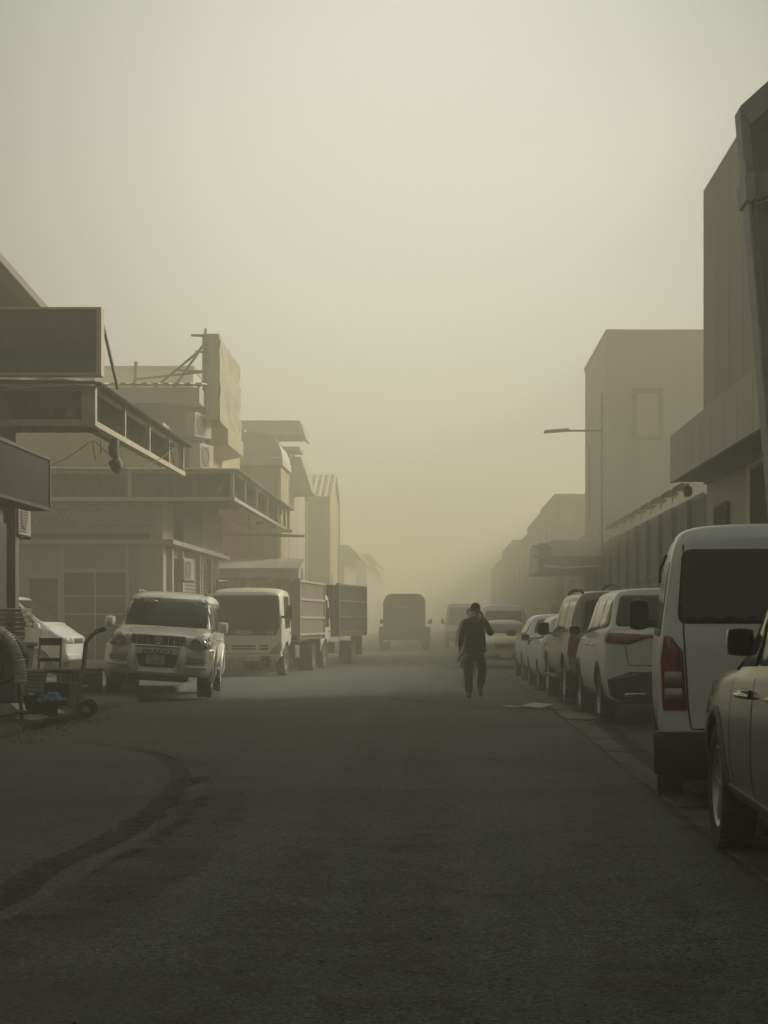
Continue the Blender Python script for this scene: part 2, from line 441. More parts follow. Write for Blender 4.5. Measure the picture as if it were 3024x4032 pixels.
# ------------------------------------------------------------------ passenger cars
def car_stations(L, Wd, H, zb, zm, belt, yrb, yrt, ywt, ycw, zcw, zhf, zn, wr, deck=None, tail=None):
    hw = Wd / 2; bf, br = belt; d = deck if deck is not None else br + .02
    st = []
    def S(y, zb_, a, b, c, zl, r_, zr, arch=.02): st.append((y, ring(zb_, hw * a, hw * b, zm, hw * c, zl, r_, zr, arch)))
    S(-L / 2, zb + .14, .80, .88, .86, d - .12, hw * .66, d - .05, .01)
    S(-L / 2 + .13, zb + .02, .93, .985, .955, d - .07, hw * .80, d, .01)
    if yrb > -L / 2 + .4: S(yrb - .12, zb, .96, 1, .965, d - .07, hw * .82, d + .01)
    S(yrb, zb, .97, 1, .965, br, hw * .84, max(d, br + .03) + .01)
    S(yrt, zb, .97, 1, .97, br, wr, H - .03)
    S((yrt + ywt) / 2, zb, .97, 1, .97, (bf + br) / 2, wr + .01, H)
    S(ywt, zb, .97, 1, .97, bf, wr - .01, H - .03)
    S(ycw, zb, .97, 1, .96, min(bf, zcw - .06), hw * .82, zcw)
    S((ycw + L / 2 - .3) / 2, zb, .97, 1, .955, (zcw + zhf) / 2 - .08, hw * .78, (zcw + zhf) / 2 + .02, .03)
    S(L / 2 - .30, zb + .02, .95, .985, .93, zhf - .10, hw * .74, zhf, .03)
    S(L / 2 - .08, zb + .05, .88, .93, .86, zn - .08, hw * .66, zn, .02)
    S(L / 2, zb + .12, .78, .82, .74, zn - .14, hw * .55, zn - .08, .0)
    return st

def side_windows(b, root, belt_f, belt_r, top, ya, yat, yct, yc, cuts, mat=None, gap=.05):
    """four-sided panes between the A and C pillars; cuts are the y of the pillars between the doors."""
    mat = mat or M['glass_car']
    ys = sorted(cuts)
    def zbel(y): t = (y - yc) / (ya - yc); return belt_r + (belt_f - belt_r) * t
    edges = [yc] + ys + [ya]
    for sd in 'LR':
        for i in range(len(edges) - 1):
            y0, y1 = edges[i] + (gap / 2 if i else 0), edges[i + 1] - (gap / 2 if i < len(edges) - 2 else 0)
            yt0 = yct if i == 0 else y0; yt1 = yat if i == len(edges) - 2 else y1
            if yt1 < yt0 + .02: yt1 = yt0 + .02
            poly = rr([(y0, zbel(y0)), (y1, zbel(y1)), (yt1, top), (yt0, top)], .05)
            b.decal('window', poly, sd, mat, root, maxlen=.14)

def arch_trim(b, root, wy, r, wd=.07, mat=None, n=16, zmin=.3):
    for sd in 'LR':
        for y in wy:
            o, i = [], []
            for k in range(n + 1):
                a = PI * k / n * 1.08 - .04 * PI
                o.append((y + (r + wd) * math.cos(a), max(zmin - .1, r * .93 + (r + wd) * math.sin(a))))
                i.append((y + (r + .004) * math.cos(a), max(zmin - .1, r * .93 + (r + .004) * math.sin(a))))
            b.decal('wheel_arch_trim', o + i[::-1], sd, mat or M['plastic_dark'], root, off=.012, maxlen=.12, thick=.02)

def handles(b, root, ys, z, mat):
    for sx, sd in ((-1, 'L'), (1, 'R')):
        for y in ys:
            p, n = b.hit(sd, y, z)
            mb = MB().tube([p + Vector((0, -.10, 0)), p + Vector((sx * .035, -.06, 0)), p + Vector((sx * .035, .06, 0)), p + Vector((0, .10, 0))], .014, 8)
            mb.build('door_handle', mat, root, smooth=True)

def plate_part(root, y, x, z, w, h, facing, lines, name='number_plate'):
    mb = MB().obox((x, y, z), (w, .02, h)); p = mb.build(name, M['plate'], root, bevel=.004)
    rt = (-facing, 0, 0)
    for (txt, size, dx, dz) in lines:
        text_mesh(txt, size, M['ink'], p, 'lettering', (x - facing * dx, y + facing * .0115, z + dz), face(rt, (0, 0, 1)), .001, font_bold=True)
    return p

def place(root, x, y, deg, z=0, roll=0, pitch=0):
    root.location = (x, y, z); root.rotation_euler = (R(pitch), R(roll), R(deg))

# ---- large off-road wagon with its left wheels on the kerb (nose towards the viewer)
def offroader():
    root = thing('offroad_wagon', (0, 0, 0), 'dusty pale gold off-road wagon facing the viewer, its wheels on one side up the kerb',
                 'off-road car', local=True)
    L, Wd, H = 4.72, 1.80, 1.83; zb = .44; hw = Wd / 2
    st = car_stations(L, Wd, H, zb, .72, (1.10, 1.12), -2.20, -2.02, .42, 1.10, 1.17, 1.09, 1.07, .73)
    st[-1] = (L / 2 - .01, ring(zb + .12, hw * .80, hw * .86, .72, hw * .82, .92, hw * .62, 1.035, .0))
    b = Body(loft(tight(st, {3, 4, 6, 7}), sub=2))
    yf, yr_, r = 1.50, -1.29, .385
    finish_body(b.me.copy(), 'body', root, M['paint_prado'], [(yf, r, r + .055), (yr_, r, r + .055)], hw, zb)
    add_wheels(root, (yf, yr_), hw + .035, r, .26, 'six')
    # windscreen, wipers, side glass
    ws = b.decal('windscreen', rr([(-.76, 1.205), (.76, 1.205), (.67, 1.71), (-.67, 1.71)], .06), 'F', M['glass_car'], root, off=.004)
    for x0, x1 in ((.25, -.28), (-.22, -.66)):
        p0, n0 = b.hit('F', x0, 1.21); p1, n1 = b.hit('F', x1, 1.25)
        MB().tube([p0 + n0 * .03, (p0 + p1) / 2 + n0 * .035, p1 + n1 * .03], .009, 6).build('wiper', M['plastic_dark'], root)
    side_windows(b, root, 1.16, 1.18, 1.66, 1.02, .50, -1.98, -2.08, (-.95, .05))
    # bonnet shut lines
    for s in (-1, 1):
        b.seam([(s * .50, 1.12), (s * .58, 1.75), (s * .47, 2.18)], 'T', root, w=.012, name='bonnet_seam')
    for sd in 'LR':
        b.seam([(1.0, 1.12), (.98, .60), (.86, .50)], sd, root); b.seam([(.05, 1.14), (.05, .50)], sd, root); b.seam([(-.95, 1.12), (-.98, .85)], sd, root)
    handles(b, root, (-.70, .30), 1.0, M['chrome'])
    # flared wheel arches: a swollen half ring of bodywork on each wing
    for sx in (-1, 1):
        for y in (yf, yr_):
            pts = [(sx * (hw - .015), y + (r + .10) * math.cos(a), r + (r + .10) * math.sin(a)) for a in [PI * (k / 14 * 1.12 - .06) for k in range(15)]]
            MB().tube(pts, [.03] + [.062] * 13 + [.03], 10).build('wheel_arch', M['paint_prado'], root, smooth=True)
        MB().box(sx * (hw - .04) if sx > 0 else -(hw + .07), (hw + .07) if sx > 0 else -(hw - .04), -.78, .98, .44, .49).build('side_step', M['plastic_grey'], root, bevel=.012)
    # bumper: a bulging apron with a dark opening between two uprights
    mb = MB(); nx = 24
    prof = [(.86, 0), (.845, .07), (.76, .11), (.70, .09), (.60, .12), (.50, .13), (.42, .10), (.36, .03), (.36, -.12)]
    for i in range(nx + 1):
        x = (i / nx * 2 - 1) * (hw + .03); k = abs(x) / (hw + .03)
        yb = 2.33 - .42 * k ** 4.5
        for z, d in prof:
            dd = d * (1 - .5 * k ** 6)
            if abs(x) < .36 and .46 < z < .84: dd -= .10
            mb.v.append(Vector((x, yb + dd, z)))
    m_ = len(prof)
    for i in range(nx):
        for j in range(m_ - 1):
            a = i * m_ + j; mb.f.append([a, a + m_, a + m_ + 1, a + 1])
    bp = mb.build('bumper', M['paint_prado'], root, smooth=True, sub=1, angle=60)
    for s in (-1, 1):
        MB().tube([(s * .42, 2.40, .86), (s * .43, 2.475, .74), (s * .43, 2.49, .55), (s * .41, 2.45, .42)], [.05, .07, .07, .05], 10).build('overrider', M['paint_prado'], bp, smooth=True)
        fg = MB().obox((s * .66, 2.395 - .0, .655), (.29, .10, .105), Matrix.Rotation(-s * .22, 3, 'Z')).build('fog_lamp', M['lamp_grey'], bp, bevel=.015)
        MB().obox((s * .665, 2.44, .535), (.36, .10, .05), Matrix.Rotation(-s * .22, 3, 'Z')).build('bumper_lip', M['paint_prado'], bp, bevel=.018)
    MB().box(-.36, .36, 2.33, 2.372, .50, .72).build('air_intake', M['plastic_dark'], bp, bevel=.01)
    MB().box(-.385, .385, 2.38, 2.475, .728, .822).build('chrome_bar', M['steel_white'], bp, bevel=.012)
    text_mesh('PRADO', .112, M['ink'], bp, 'lettering', (.0, 2.4765, .736), face((-1, 0, 0), (0, 0, 1)), .003, sx=1.35, font_bold=True)
    p = plate_part(root, 2.435, .03, .635, .31, .155, 1, [('16149', .088, 0, -.062), ('5', .05, -.07, .022)])
    text_mesh('KUWAIT', .026, M['ink'], p, 'lettering', (-.03, 2.4465, .668), face((-1, 0, 0), (0, 0, 1)), .001)
    # grille
    MB().prism(rr([(-.46, .875), (.40, .875), (.46, .93), (.46, 1.045), (-.46, 1.045), (-.46, .93)], .03), 'y', 2.25, 2.385).build('grille', M['plastic_dark'], root)
    gr = MB()
    gr.tube([(-.45, 2.388, 1.05), (.45, 2.388, 1.05), (.465, 2.388, .95), (.41, 2.388, .872), (-.41, 2.388, .872), (-.465, 2.388, .95), (-.45, 2.388, 1.05)], .017, 8)
    gr.build('grille_frame', M['chrome'], root, smooth=True)
    for x in (-.37, -.27, -.17, .17, .27, .37):
        MB().bar((x, 2.395, .89), (x, 2.395, 1.035), .022, .012).build('grille_bar', M['chrome'], root)
    e = MB()
    def ell(cx, cz, a, c, rad, n=26): return [(cx + a * math.cos(2 * PI * k / n), 2.412, cz + c * math.sin(2 * PI * k / n)) for k in range(n + 1)]
    e.tube(ell(0, .965, .078, .053, 0), .0075, 6, False); e.tube(ell(0, .965, .026, .050, 0), .0065, 6, False); e.tube(ell(0, .987, .052, .021, 0), .0065, 6, False)
    e.obox((0, 2.40, .895), (.05, .014, .05)); e.build('emblem', M['chrome'], root, smooth=True)
    # headlights
    for s in (-1, 1):
        poly = [(s * .49, .865), (s * .855, .855), (s * .87, .95), (s * .80, 1.055), (s * .68, 1.065), (s * .56, 1.0)]
        h = b.decal('headlight', rr(poly, .05), 'F', M['lamp_clear'], root, off=.03, thick=.035)
        p, n = b.hit('F', s * .64, .94)
        MB().lathe([(.0, .004), (.012, .085), (-.01, .092)], 'y', (s * .64, p.y + .036, .94), 24).build('reflector', M['lamp_grey'], h, smooth=True)
        for zz in (1.0, .89):
            p, n = b.hit('F', s * .785, zz)
            MB().lathe([(0, .004), (.01, .03), (-.01, .034)], 'y', (s * .785, p.y + .036, zz), 16).build('reflector', M['plastic_dark'], h, smooth=True)
    for s in (-1, 1): mirror_part(root, s * .86, .98, 1.235, s, (.19, .13, .20), M['paint_prado'])
    for s in (-1, 1):
        MB().tube([(s * .62, y, 1.835 - .04 * (abs(y + .7) / 1.1) ** 4) for y in (-1.75, -1.2, -.7, -.2, .3)], .018, 8).build('roof_rail', M['plastic_grey'], root, smooth=True)
    b.decal('rear_window', rr([(-.62, 1.22), (.62, 1.22), (.56, 1.64), (-.56, 1.64)], .06), 'B', M['glass_car'], root)
    for s in (-1, 1): b.decal('tail_light', rr([(s * .66, .85), (s * .84, .85), (s * .80, 1.15), (s * .68, 1.15)], .03), 'B', M['lamp_red'], root)
    MB().box(-.5, .5, 1.6, 2.2, .26, .42).build('axle_guard', M['plastic_dark'], root, bevel=.03)
    return root

# ---- general passenger cars
def make_car(name, label, cat, paint, L, Wd, H, zb, belt, yrb, yrt, ywt, ycw, zcw, zhf, zn, wr, yf, yr_, r, deck=None, zm=.62, group=None,
             cuts=(-.05,), tops=None, rear_glass=None, wheel='six', trim=None, front=None, back=None, mirror=(.19, .12, .15), mirror_mat=None, mirror_up=.12, mirror_in=.07,
             side_top=None, quarter=None):
    root = thing(name, (0, 0, 0), label, cat, group, local=True)
    hw = Wd / 2
    st = car_stations(L, Wd, H, zb, zm, belt, yrb, yrt, ywt, ycw, zcw, zhf, zn, wr, deck)
    n0 = 3 if yrb <= -L / 2 + .4 else 4
    b = Body(loft(tight(st, {n0 - 1, n0, n0 + 2, n0 + 3}), sub=2))
    finish_body(b.me.copy(), 'body', root, paint, [(yf, r, r + .05), (yr_, r, r + .05)], hw, zb)
    add_wheels(root, (yf, yr_), hw, r, .21, wheel)
    top = side_top or H - .14
    side_windows(b, root, belt[0] + .06, belt[1] + .06, top, ycw - .12, ywt + .08, yrt + (quarter or .05), yrb + .12 + (quarter or 0), cuts)
    b.decal('windscreen', rr([(-hw * .80, zcw + .05), (hw * .80, zcw + .05), (wr * .90, H - .10), (-wr * .90, H - .10)], .06), 'F', M['glass_car'], root, off=.004)
    rg = rear_glass or (hw * .72, belt[1] + .08, wr * .88, H - .12)
    b.decal('rear_window', rr([(-rg[0], rg[1]), (rg[0], rg[1]), (rg[2], rg[3]), (-rg[2], rg[3])], .07), 'B', M['glass_car'], root, off=.004)
    for sd in 'LR':
        b.seam([(ycw - .1, belt[0]), (ycw - .12, zb + .25), (ycw - .25, zb + .12)], sd, root)
        for c in cuts[-2:] if len(cuts) > 1 else cuts: b.seam([(c, belt[0]), (c, zb + .12)], sd, root)
    handles(b, root, (cuts[-1] + .2, cuts[-1] - .75), (belt[0] + zm) / 2 + .1, paint)
    for s in (-1, 1): mirror_part(root, s * (hw - mirror_in), ycw - .15, belt[0] + mirror_up, s, mirror, mirror_mat or paint)
    if trim: arch_trim(b, root, (yf, yr_), r + .045, .06, trim)
    # front: lamps, grille, intake and bumper line
    for s in (-1, 1):
        b.decal('headlight', rr([(s * hw * .42, zn - .20), (s * hw * .86, zn - .20), (s * hw * .90, zn - .05), (s * hw * .5, zn - .07)], .03), 'F', M['lamp_clear'], root, off=.008)
    b.decal('grille', rr([(-hw * .36, zn - .20), (hw * .36, zn - .20), (hw * .38, zn - .07), (-hw * .38, zn - .07)], .02), 'F', M['plastic_dark'], root, off=.008)
    b.decal('air_intake', rr([(-hw * .55, zb + .10), (hw * .55, zb + .10), (hw * .5, zb + .20), (-hw * .5, zb + .20)], .02), 'F', M['plastic_dark'], root, off=.008)
    for s in (-1, 1):
        if back != 'custom':
            b.decal('tail_light', rr([(s * hw * .60, belt[1] - .18), (s * hw * .86, belt[1] - .20), (s * hw * .88, belt[1] - .02), (s * hw * .62, belt[1] - .02)], .03), 'B', M['lamp_red'], root, off=.010)
    if back != 'custom':
        b.seam([(-hw * .62, belt[1]), (-hw * .60, zb + .30), (hw * .60, zb + .30), (hw * .62, belt[1])], 'B', root, name='tailgate_seam')
        b.decal('bumper', rr([(-hw * .86, zb + .06), (hw * .86, zb + .06), (hw * .88, zb + .2), (-hw * .88, zb + .2)], .03), 'B', trim or M['plastic_dark'], root, off=.015, thick=.02)
    return root, b

def white_crossover():
    root, b = make_car('crossover', 'white crossover with black lower cladding, parked behind the white van', 'car', M['paint_white'],
        4.66, 1.86, 1.83, .30, (1.12, 1.24), -2.18, -1.76, .45, 1.20, 1.18, 1.10, 1.03, .71, 1.40, -1.30, .36, group='cars parked along the right kerb',
        cuts=(-1.05, -.02), trim=M['plastic_dark'], back='custom', rear_glass=(.78, 1.31, .67, 1.72), zm=.78, side_top=1.66)
    hw = .93
    b.decal('rear_cladding', rr([(-.82, .32), (.82, .32), (.88, .62), (.60, .72), (-.60, .72), (-.88, .62)], .03), 'B', M['plastic_dark'], root, off=.014, thick=.02)
    for sd in 'LR': b.decal('side_cladding', rr([(-.86, .30), (.98, .30), (.98, .42), (-.86, .42)], .02), sd, M['plastic_dark'], root, off=.012, thick=.02)
    for s in (-1, 1):
        b.decal('tail_light', rr([(s * .90, 1.09), (s * .88, 1.22), (s * .30, 1.20), (0 * s, 1.20), (0 * s, 1.175), (s * .40, 1.155), (s * .54, 1.10), (s * .62, 1.075)], .015), 'B', M['lamp_red'], root, off=.012, thick=.02)
        b.decal('tail_light', rr([(-2.22, 1.09), (-2.12, 1.13), (-2.12, 1.22), (-2.24, 1.22)], .02), 'L' if s < 0 else 'R', M['lamp_red'], root, off=.012, thick=.02)
        b.decal('exhaust_trim', rr([(s * .34, .40), (s * .68, .41), (s * .66, .45), (s * .40, .45)], .01), 'B', M['chrome'], root, off=.035)
        b.decal('reflector', rr([(s * .5, .66), (s * .78, .61), (s * .78, .65), (s * .5, .70)], .01), 'B', M['lamp_red'], root, off=.036)
        MB().tube([(s * .66, y, 1.88 - .05 * (abs(y + .6) / 1.0) ** 4) for y in (-1.55, -1.1, -.6, -.1, .35)], .017, 8).build('roof_rail', M['plastic_grey'], root, smooth=True)
    b.seam([(-.66, 1.06), (-.62, .80), (.62, .80), (.66, 1.06)], 'B', root, w=.014, name='tailgate_seam')
    p, n = b.hit('B', .0, .95)
    MB().box(-.19, .19, p.y - .02, p.y + .02, .90, 1.0).build('number_plate', M['plate'], root, bevel=.005)
    MB().prism([(0, 0), (.16, 0), (.10, .07)], 'x', -.012, .012)
    f = MB(); f.add([(-.03, -1.62, 1.80), (.03, -1.62, 1.80), (.02, -1.40, 1.83), (-.02, -1.40, 1.83), (0, -1.60, 1.93)], [(0, 1, 2, 3), (0, 1, 4), (1, 2, 4), (2, 3, 4), (3, 0, 4)])
    f.build('aerial', M['paint_white'], root)
    return root

def dark_wagon():
    root, b = make_car('offroad_car', 'bronze grey off-road car with roof rack, parked just beyond the white crossover', 'car', M['paint_bronze'],
        4.60, 1.84, 1.89, .42, (1.12, 1.14), -2.22, -2.0, .40, 1.10, 1.18, 1.10, 1.02, .70, 1.35, -1.38, .39, group='cars parked along the right kerb',
        cuts=(-1.0, 0.0), trim=M['paint_bronze'], back='custom', rear_glass=(.66, 1.22, .62, 1.72), zm=.80, side_top=1.70, mirror=(.22, .13, .24), mirror_mat=M['plastic_dark'])
    for s in (-1, 1):
        b.decal('tail_light', rr([(s * .74, .78), (s * .86, .78), (s * .86, 1.12), (s * .75, 1.12)], .02), 'B', M['lamp_red'], root, off=.014, thick=.02)
        b.decal('tail_light', rr([(-2.24, .80), (-2.16, .80), (-2.17, 1.11), (-2.23, 1.11)], .02), 'L' if s < 0 else 'R', M['lamp_red'], root, off=.014, thick=.02)
        MB().tube([(s * .62, -1.80, 1.83), (s * .63, -1.66, 1.885), (s * .63, -.7, 1.91), (s * .62, .12, 1.885), (s * .61, .26, 1.82)], .028, 8).build('roof_rail', M['plastic_dark'], root, smooth=True)
        MB().box(*((hw_ := (.86, .99)) if s > 0 else (-.99, -.86)), -.82, .90, .40, .45).build('side_step', M['plastic_grey'], root, bevel=.012)
        b.decal('fog_lamp', rr([(s * .58, .52), (s * .74, .52), (s * .74, .62), (s * .58, .62)], .03), 'B', M['lamp_grey'], root, off=.05)
    b.decal('bumper', rr([(-.86, .46), (.86, .46), (.90, .68), (-.90, .68)], .04), 'B', M['plastic_grey'], root, off=.04, thick=.05)
    b.seam([(-.66, 1.72), (-.68, .74), (.68, .74), (.66, 1.72)], 'B', root, w=.014, name='tailgate_seam')
    MB().lathe([(-2.52, .01), (-2.52, .24), (-2.48, .33), (-2.36, .35), (-2.28, .34)], 'y', (.08, 0, .98), 36).build('spare_wheel', M['plastic_dark'], root, smooth=True)
    return root

def silver_sedan():
    root, b = make_car('sedan', 'white hatchback seen from behind just beyond the bronze off-road car', 'car', M['paint_white'],
        4.05, 1.72, 1.50, .26, (.92, .98), -1.86, -1.36, .35, 1.05, 1.00, .90, .84, .56, 1.25, -1.24, .30, group='cars parked along the right kerb',
        cuts=(-.98, .0), zm=.62, side_top=1.36)
    return root
def far_suv():
    root, b = make_car('compact_suv', 'white compact car with a black door mirror, second from the end of the right row', 'car', M['paint_white'],
        4.3, 1.76, 1.54, .28, (.96, 1.02), -2.0, -1.6, .38, 1.12, 1.04, .94, .88, .58, 1.32, -1.28, .32, group='cars parked along the right kerb',
        cuts=(-1.0, -.02), zm=.64, side_top=1.40, mirror=(.23, .12, .15), mirror_mat=M['plastic_dark'])
    return root
def facing_sedan():
    root, b = make_car('sedan', 'pale sedan facing the viewer just behind the man in black', 'car', M['paint_tan'],
        4.4, 1.70, 1.40, .24, (.90, .94), -1.30, -.72, .32, 1.10, .98, .86, .80, .54, 1.30, -1.28, .30, deck=.98,
        cuts=(-.10,), zm=.58, side_top=1.27)
    b.decal('bumper', rr([(-.72, .40), (.72, .40), (.74, .52), (-.74, .52)], .03), 'F', M['paint_tan'], root, off=.03, thick=.03)
    p, n = b.hit('F', 0, .38)
    plate_part(root, p.y + .04, 0, .40, .30, .12, 1, [])
    return root
def black_suv():
    root, b = make_car('black_suv', 'dark shiny suv at the right edge, seen along its side from behind', 'car', M['paint_black'],
        4.64, 1.85, 1.70, .30, (1.06, 1.14), -2.1, -1.65, .12, .82, 1.15, 1.07, .96, .74, 1.37, -1.33, .375, group='cars parked along the right kerb',
        cuts=(-1.1, -.10), wheel='five', trim=M['plastic_grey'], zm=.74, side_top=1.52, mirror=(.16, .15, .16), mirror_up=.20, mirror_in=.195)
    hw = .925
    for sd in 'LR':
        b.seam([(-.10, 1.08), (-.12, .80), (-.06, .45), (-.07, .36)], sd, root, w=.016)
        b.decal('side_cladding', rr([(-.86, .30), (.92, .30), (.92, .44), (-.86, .44)], .02), sd, M['plastic_grey'], root, off=.014, thick=.02)
        b.decal('door_frame', rr([(.70, 1.10), (.77, 1.10), (.27, 1.56), (.19, 1.56)], .01), sd, M['plastic_dark'], root, off=.009)
    for sx, sd in ((-1, 'L'), (1, 'R')):
        p, n = b.hit(sd, .10, .98)
        MB().tube([p + Vector((sx * .004, -.10, 0)), p + Vector((sx * .045, -.07, .005)), p + Vector((sx * .045, .07, .005)), p + Vector((sx * .004, .10, 0))], .017, 8).build('door_handle', M['chrome'], root, smooth=True)
    return root

# ---- vans and other box-shaped bodies
def van_body(L, Wd, H, zb, belt, nose, paint, yf, yr_, r, zm=.8, taper=.05):
    hw = Wd / 2; st = []
    def S(y, zb_, a, zl, wr, zr): st.append((y, ring(zb_, hw * (a - .03), hw * a, zm, hw * (a - .005), zl, wr, zr, .02)))
    wr = hw - .075 - taper
    S(-L / 2, zb + .12, .955, belt, wr - .06, H - .14)
    S(-L / 2 + .09, zb + .02, .99, belt, wr - .01, H - .04)
    S(-L / 2 + .5, zb, 1, belt, wr, H - .01)
    S(0, zb, 1, belt, wr, H)
    S(L / 2 - nose[0], zb, 1, belt, wr - .01, H - .03)
    S(L / 2 - nose[1], zb, .99, min(belt, nose[2] - .05), hw * .84, nose[2])
    S(L / 2 - .12, zb + .03, .95, nose[3] - .10, hw * .78, nose[3])
    S(L / 2, zb + .12, .86, nose[3] - .2, hw * .66, nose[3] - .12)
    return st

def white_van():
    root = thing('minibus', (0, 0, 0), 'tall white van seen from behind with a black rear window and long red tail light', 'van', 'cars parked along the right kerb', local=True)
    L, Wd, H, zb = 4.70, 1.70, 2.11, .34; hw = Wd / 2; r = .33
    st = van_body(L, Wd, H, zb, 1.22, (1.30, .45, 1.16, .95), None, 1.45, -1.12, r)
    def warp(v):
        if v.y < -L / 2 + .55 and v.z > 1.2: v = v + Vector((0, (v.z - 1.2) * .13, 0))
        return v
    b = Body(loft(tight(st, {1, 4, 5}), warp, sub=2))
    finish_body(b.me.copy(), 'body', root, M['paint_van'], [(1.45, r, r + .05), (-1.12, r, r + .05)], hw, zb)
    add_wheels(root, (1.45, -1.12), hw, r, .20, 'steel')
    b.decal('rear_window', rr([(-.70, 1.36), (.70, 1.36), (.665, 1.90), (-.665, 1.90)], .07), 'B', M['glass_dark'], root, off=.005)
    for s in (-1, 1):
        tl = b.decal('tail_light', rr([(s * .63, .74), (s * .80, .74), (s * .815, 1.10), (s * .79, 1.28), (s * .74, 1.26), (s * .66, 1.16), (s * .65, 1.0)], .02), 'B', M['lamp_red'], root, off=.014, thick=.03)
        for z0 in (.92, .80):
            b.decal('lamp_insert', rr([(s * .66, z0), (s * .785, z0), (s * .79, z0 + .095), (s * .665, z0 + .095)], .01), 'B', M['lamp_grey'], tl, off=.020)
    # tailgate seam, lower corner pieces and dark bumper
    b.seam([(-.655, 2.0), (-.655, 1.3), (-.62, .72), (-.60, .60), (.60, .60), (.62, .72), (.655, 1.3), (.655, 2.0)], 'B', root, w=.013, name='tailgate_seam')
    mb = MB(); nx = 16; prof = [(.575, .02), (.57, .09), (.46, .10), (.34, .07), (.27, .0)]
    for i in range(nx + 1):
        x = (i / nx * 2 - 1) * (hw + .01); k = abs(x) / hw
        for z, d in prof: mb.v.append(Vector((x, -L / 2 + .03 + .10 * k ** 6 - d, z)))
    for i in range(nx):
        for j in range(len(prof) - 1): a = i * len(prof) + j; mb.f.append([a, a + len(prof), a + len(prof) + 1, a + 1])
    mb.build('bumper', M['plastic_dark'], root, smooth=True, solid=.02, angle=50)
    for s in (-1, 1): MB().obox((s * .82, -L / 2 + .24, .47), (.055, .16, .20)).build('bumper_end', M['paint_van'], root, bevel=.02)
    MB().box(-.7, .7, -2.15, -1.2, .22, .40).build('underbody', M['plastic_dark'], root, bevel=.03)
    MB().box(-.36, -.30, -2.34, -2.30, .335, .365).build('tow_eye', M['lamp_grey'], root)
    side_windows(b, root, 1.26, 1.26, 1.82, 1.62, .98, -2.02, -2.10, (-1.0, .1, 1.0))
    b.decal('windscreen', rr([(-.70, 1.20), (.70, 1.20), (.62, 1.86), (-.62, 1.86)], .08), 'F', M['glass_car'], root)
    for s in (-1, 1):
        b.decal('headlight', rr([(s * .48, .76), (s * .76, .78), (s * .80, .95), (s * .52, .93)], .03), 'F', M['lamp_clear'], root)
        mirror_part(root, s * .82, 1.50, 1.44, s, (.19, .10, .29), M['plastic_dark'])
        MB().bar((s * .78, 1.5, 1.36), (s * .90, 1.52, 1.38), .035).build('mirror_arm', M['plastic_dark'], root)
    b.decal('grille', rr([(-.45, .80), (.45, .80), (.48, .92), (-.48, .92)], .03), 'F', M['plastic_dark'], root)
    for sd in 'LR': b.seam([(-1.9, 1.98), (-1.2, 2.0), (0, 2.0), (.8, 1.98)], sd, root, w=.012, name='roof_seam')
    for sx in (-1, 1): MB().tube([(sx * .825, -2.24, 1.66), (sx * .82, -2.20, 1.76), (sx * .775, -2.18, 1.86)], .012, 6).build('hinge', M['plastic_dark'], root)
    b.decal('handle', rr([(-.12, 1.16), (.12, 1.16), (.12, 1.20), (-.12, 1.20)], .01), 'B', M['plastic_grey'], root, off=.012)
    b.decal('wiper', rr([(-.20, 1.385), (.42, 1.375), (.42, 1.387), (-.20, 1.40)], .003), 'B', M['plastic_dark'], root, off=.022)
    return root

def far_van(label, paint, group=None, H=2.0):
    root = thing('van', (0, 0, 0), label, 'van', group, local=True)
    L, Wd, zb = 4.6, 1.72, .34; hw = Wd / 2; r = .33
    st = van_body(L, Wd, H, zb, 1.18, (1.25, .45, 1.14, .95), None, 1.45, -1.12, r)
    b = Body(loft(tight(st, {1, 4, 5}), sub=2))
    finish_body(b.me.copy(), 'body', root, paint, [(1.45, r, r + .05), (-1.12, r, r + .05)], hw, zb)
    add_wheels(root, (1.45, -1.12), hw, r, .20, 'steel')
    b.decal('windscreen', rr([(-.72, 1.18), (.72, 1.18), (.64, H - .22), (-.64, H - .22)], .08), 'F', M['glass_car'], root)
    b.decal('rear_window', rr([(-.66, 1.3), (.66, 1.3), (.62, H - .2), (-.62, H - .2)], .08), 'B', M['glass_car'], root)
    side_windows(b, root, 1.24, 1.24, H - .22, 1.62, .98, -2.0, -2.08, (-1.0, .1, 1.0))
    b.decal('grille', rr([(-.42, .80), (.42, .80), (.46, .92), (-.46, .92)], .03), 'F', M['plastic_dark'], root)
    b.decal('bumper', rr([(-.74, .40), (.74, .40), (.78, .62), (-.78, .62)], .03), 'F', M['plastic_grey'], root, off=.03, thick=.03)
    for s in (-1, 1):
        b.decal('headlight', rr([(s * .46, .76), (s * .76, .78), (s * .80, .95), (s * .50, .93)], .03), 'F', M['lamp_clear'], root, off=.01)
        mirror_part(root, s * .84, 1.5, 1.36, s, (.17, .10, .25), M['plastic_dark'])
    return root

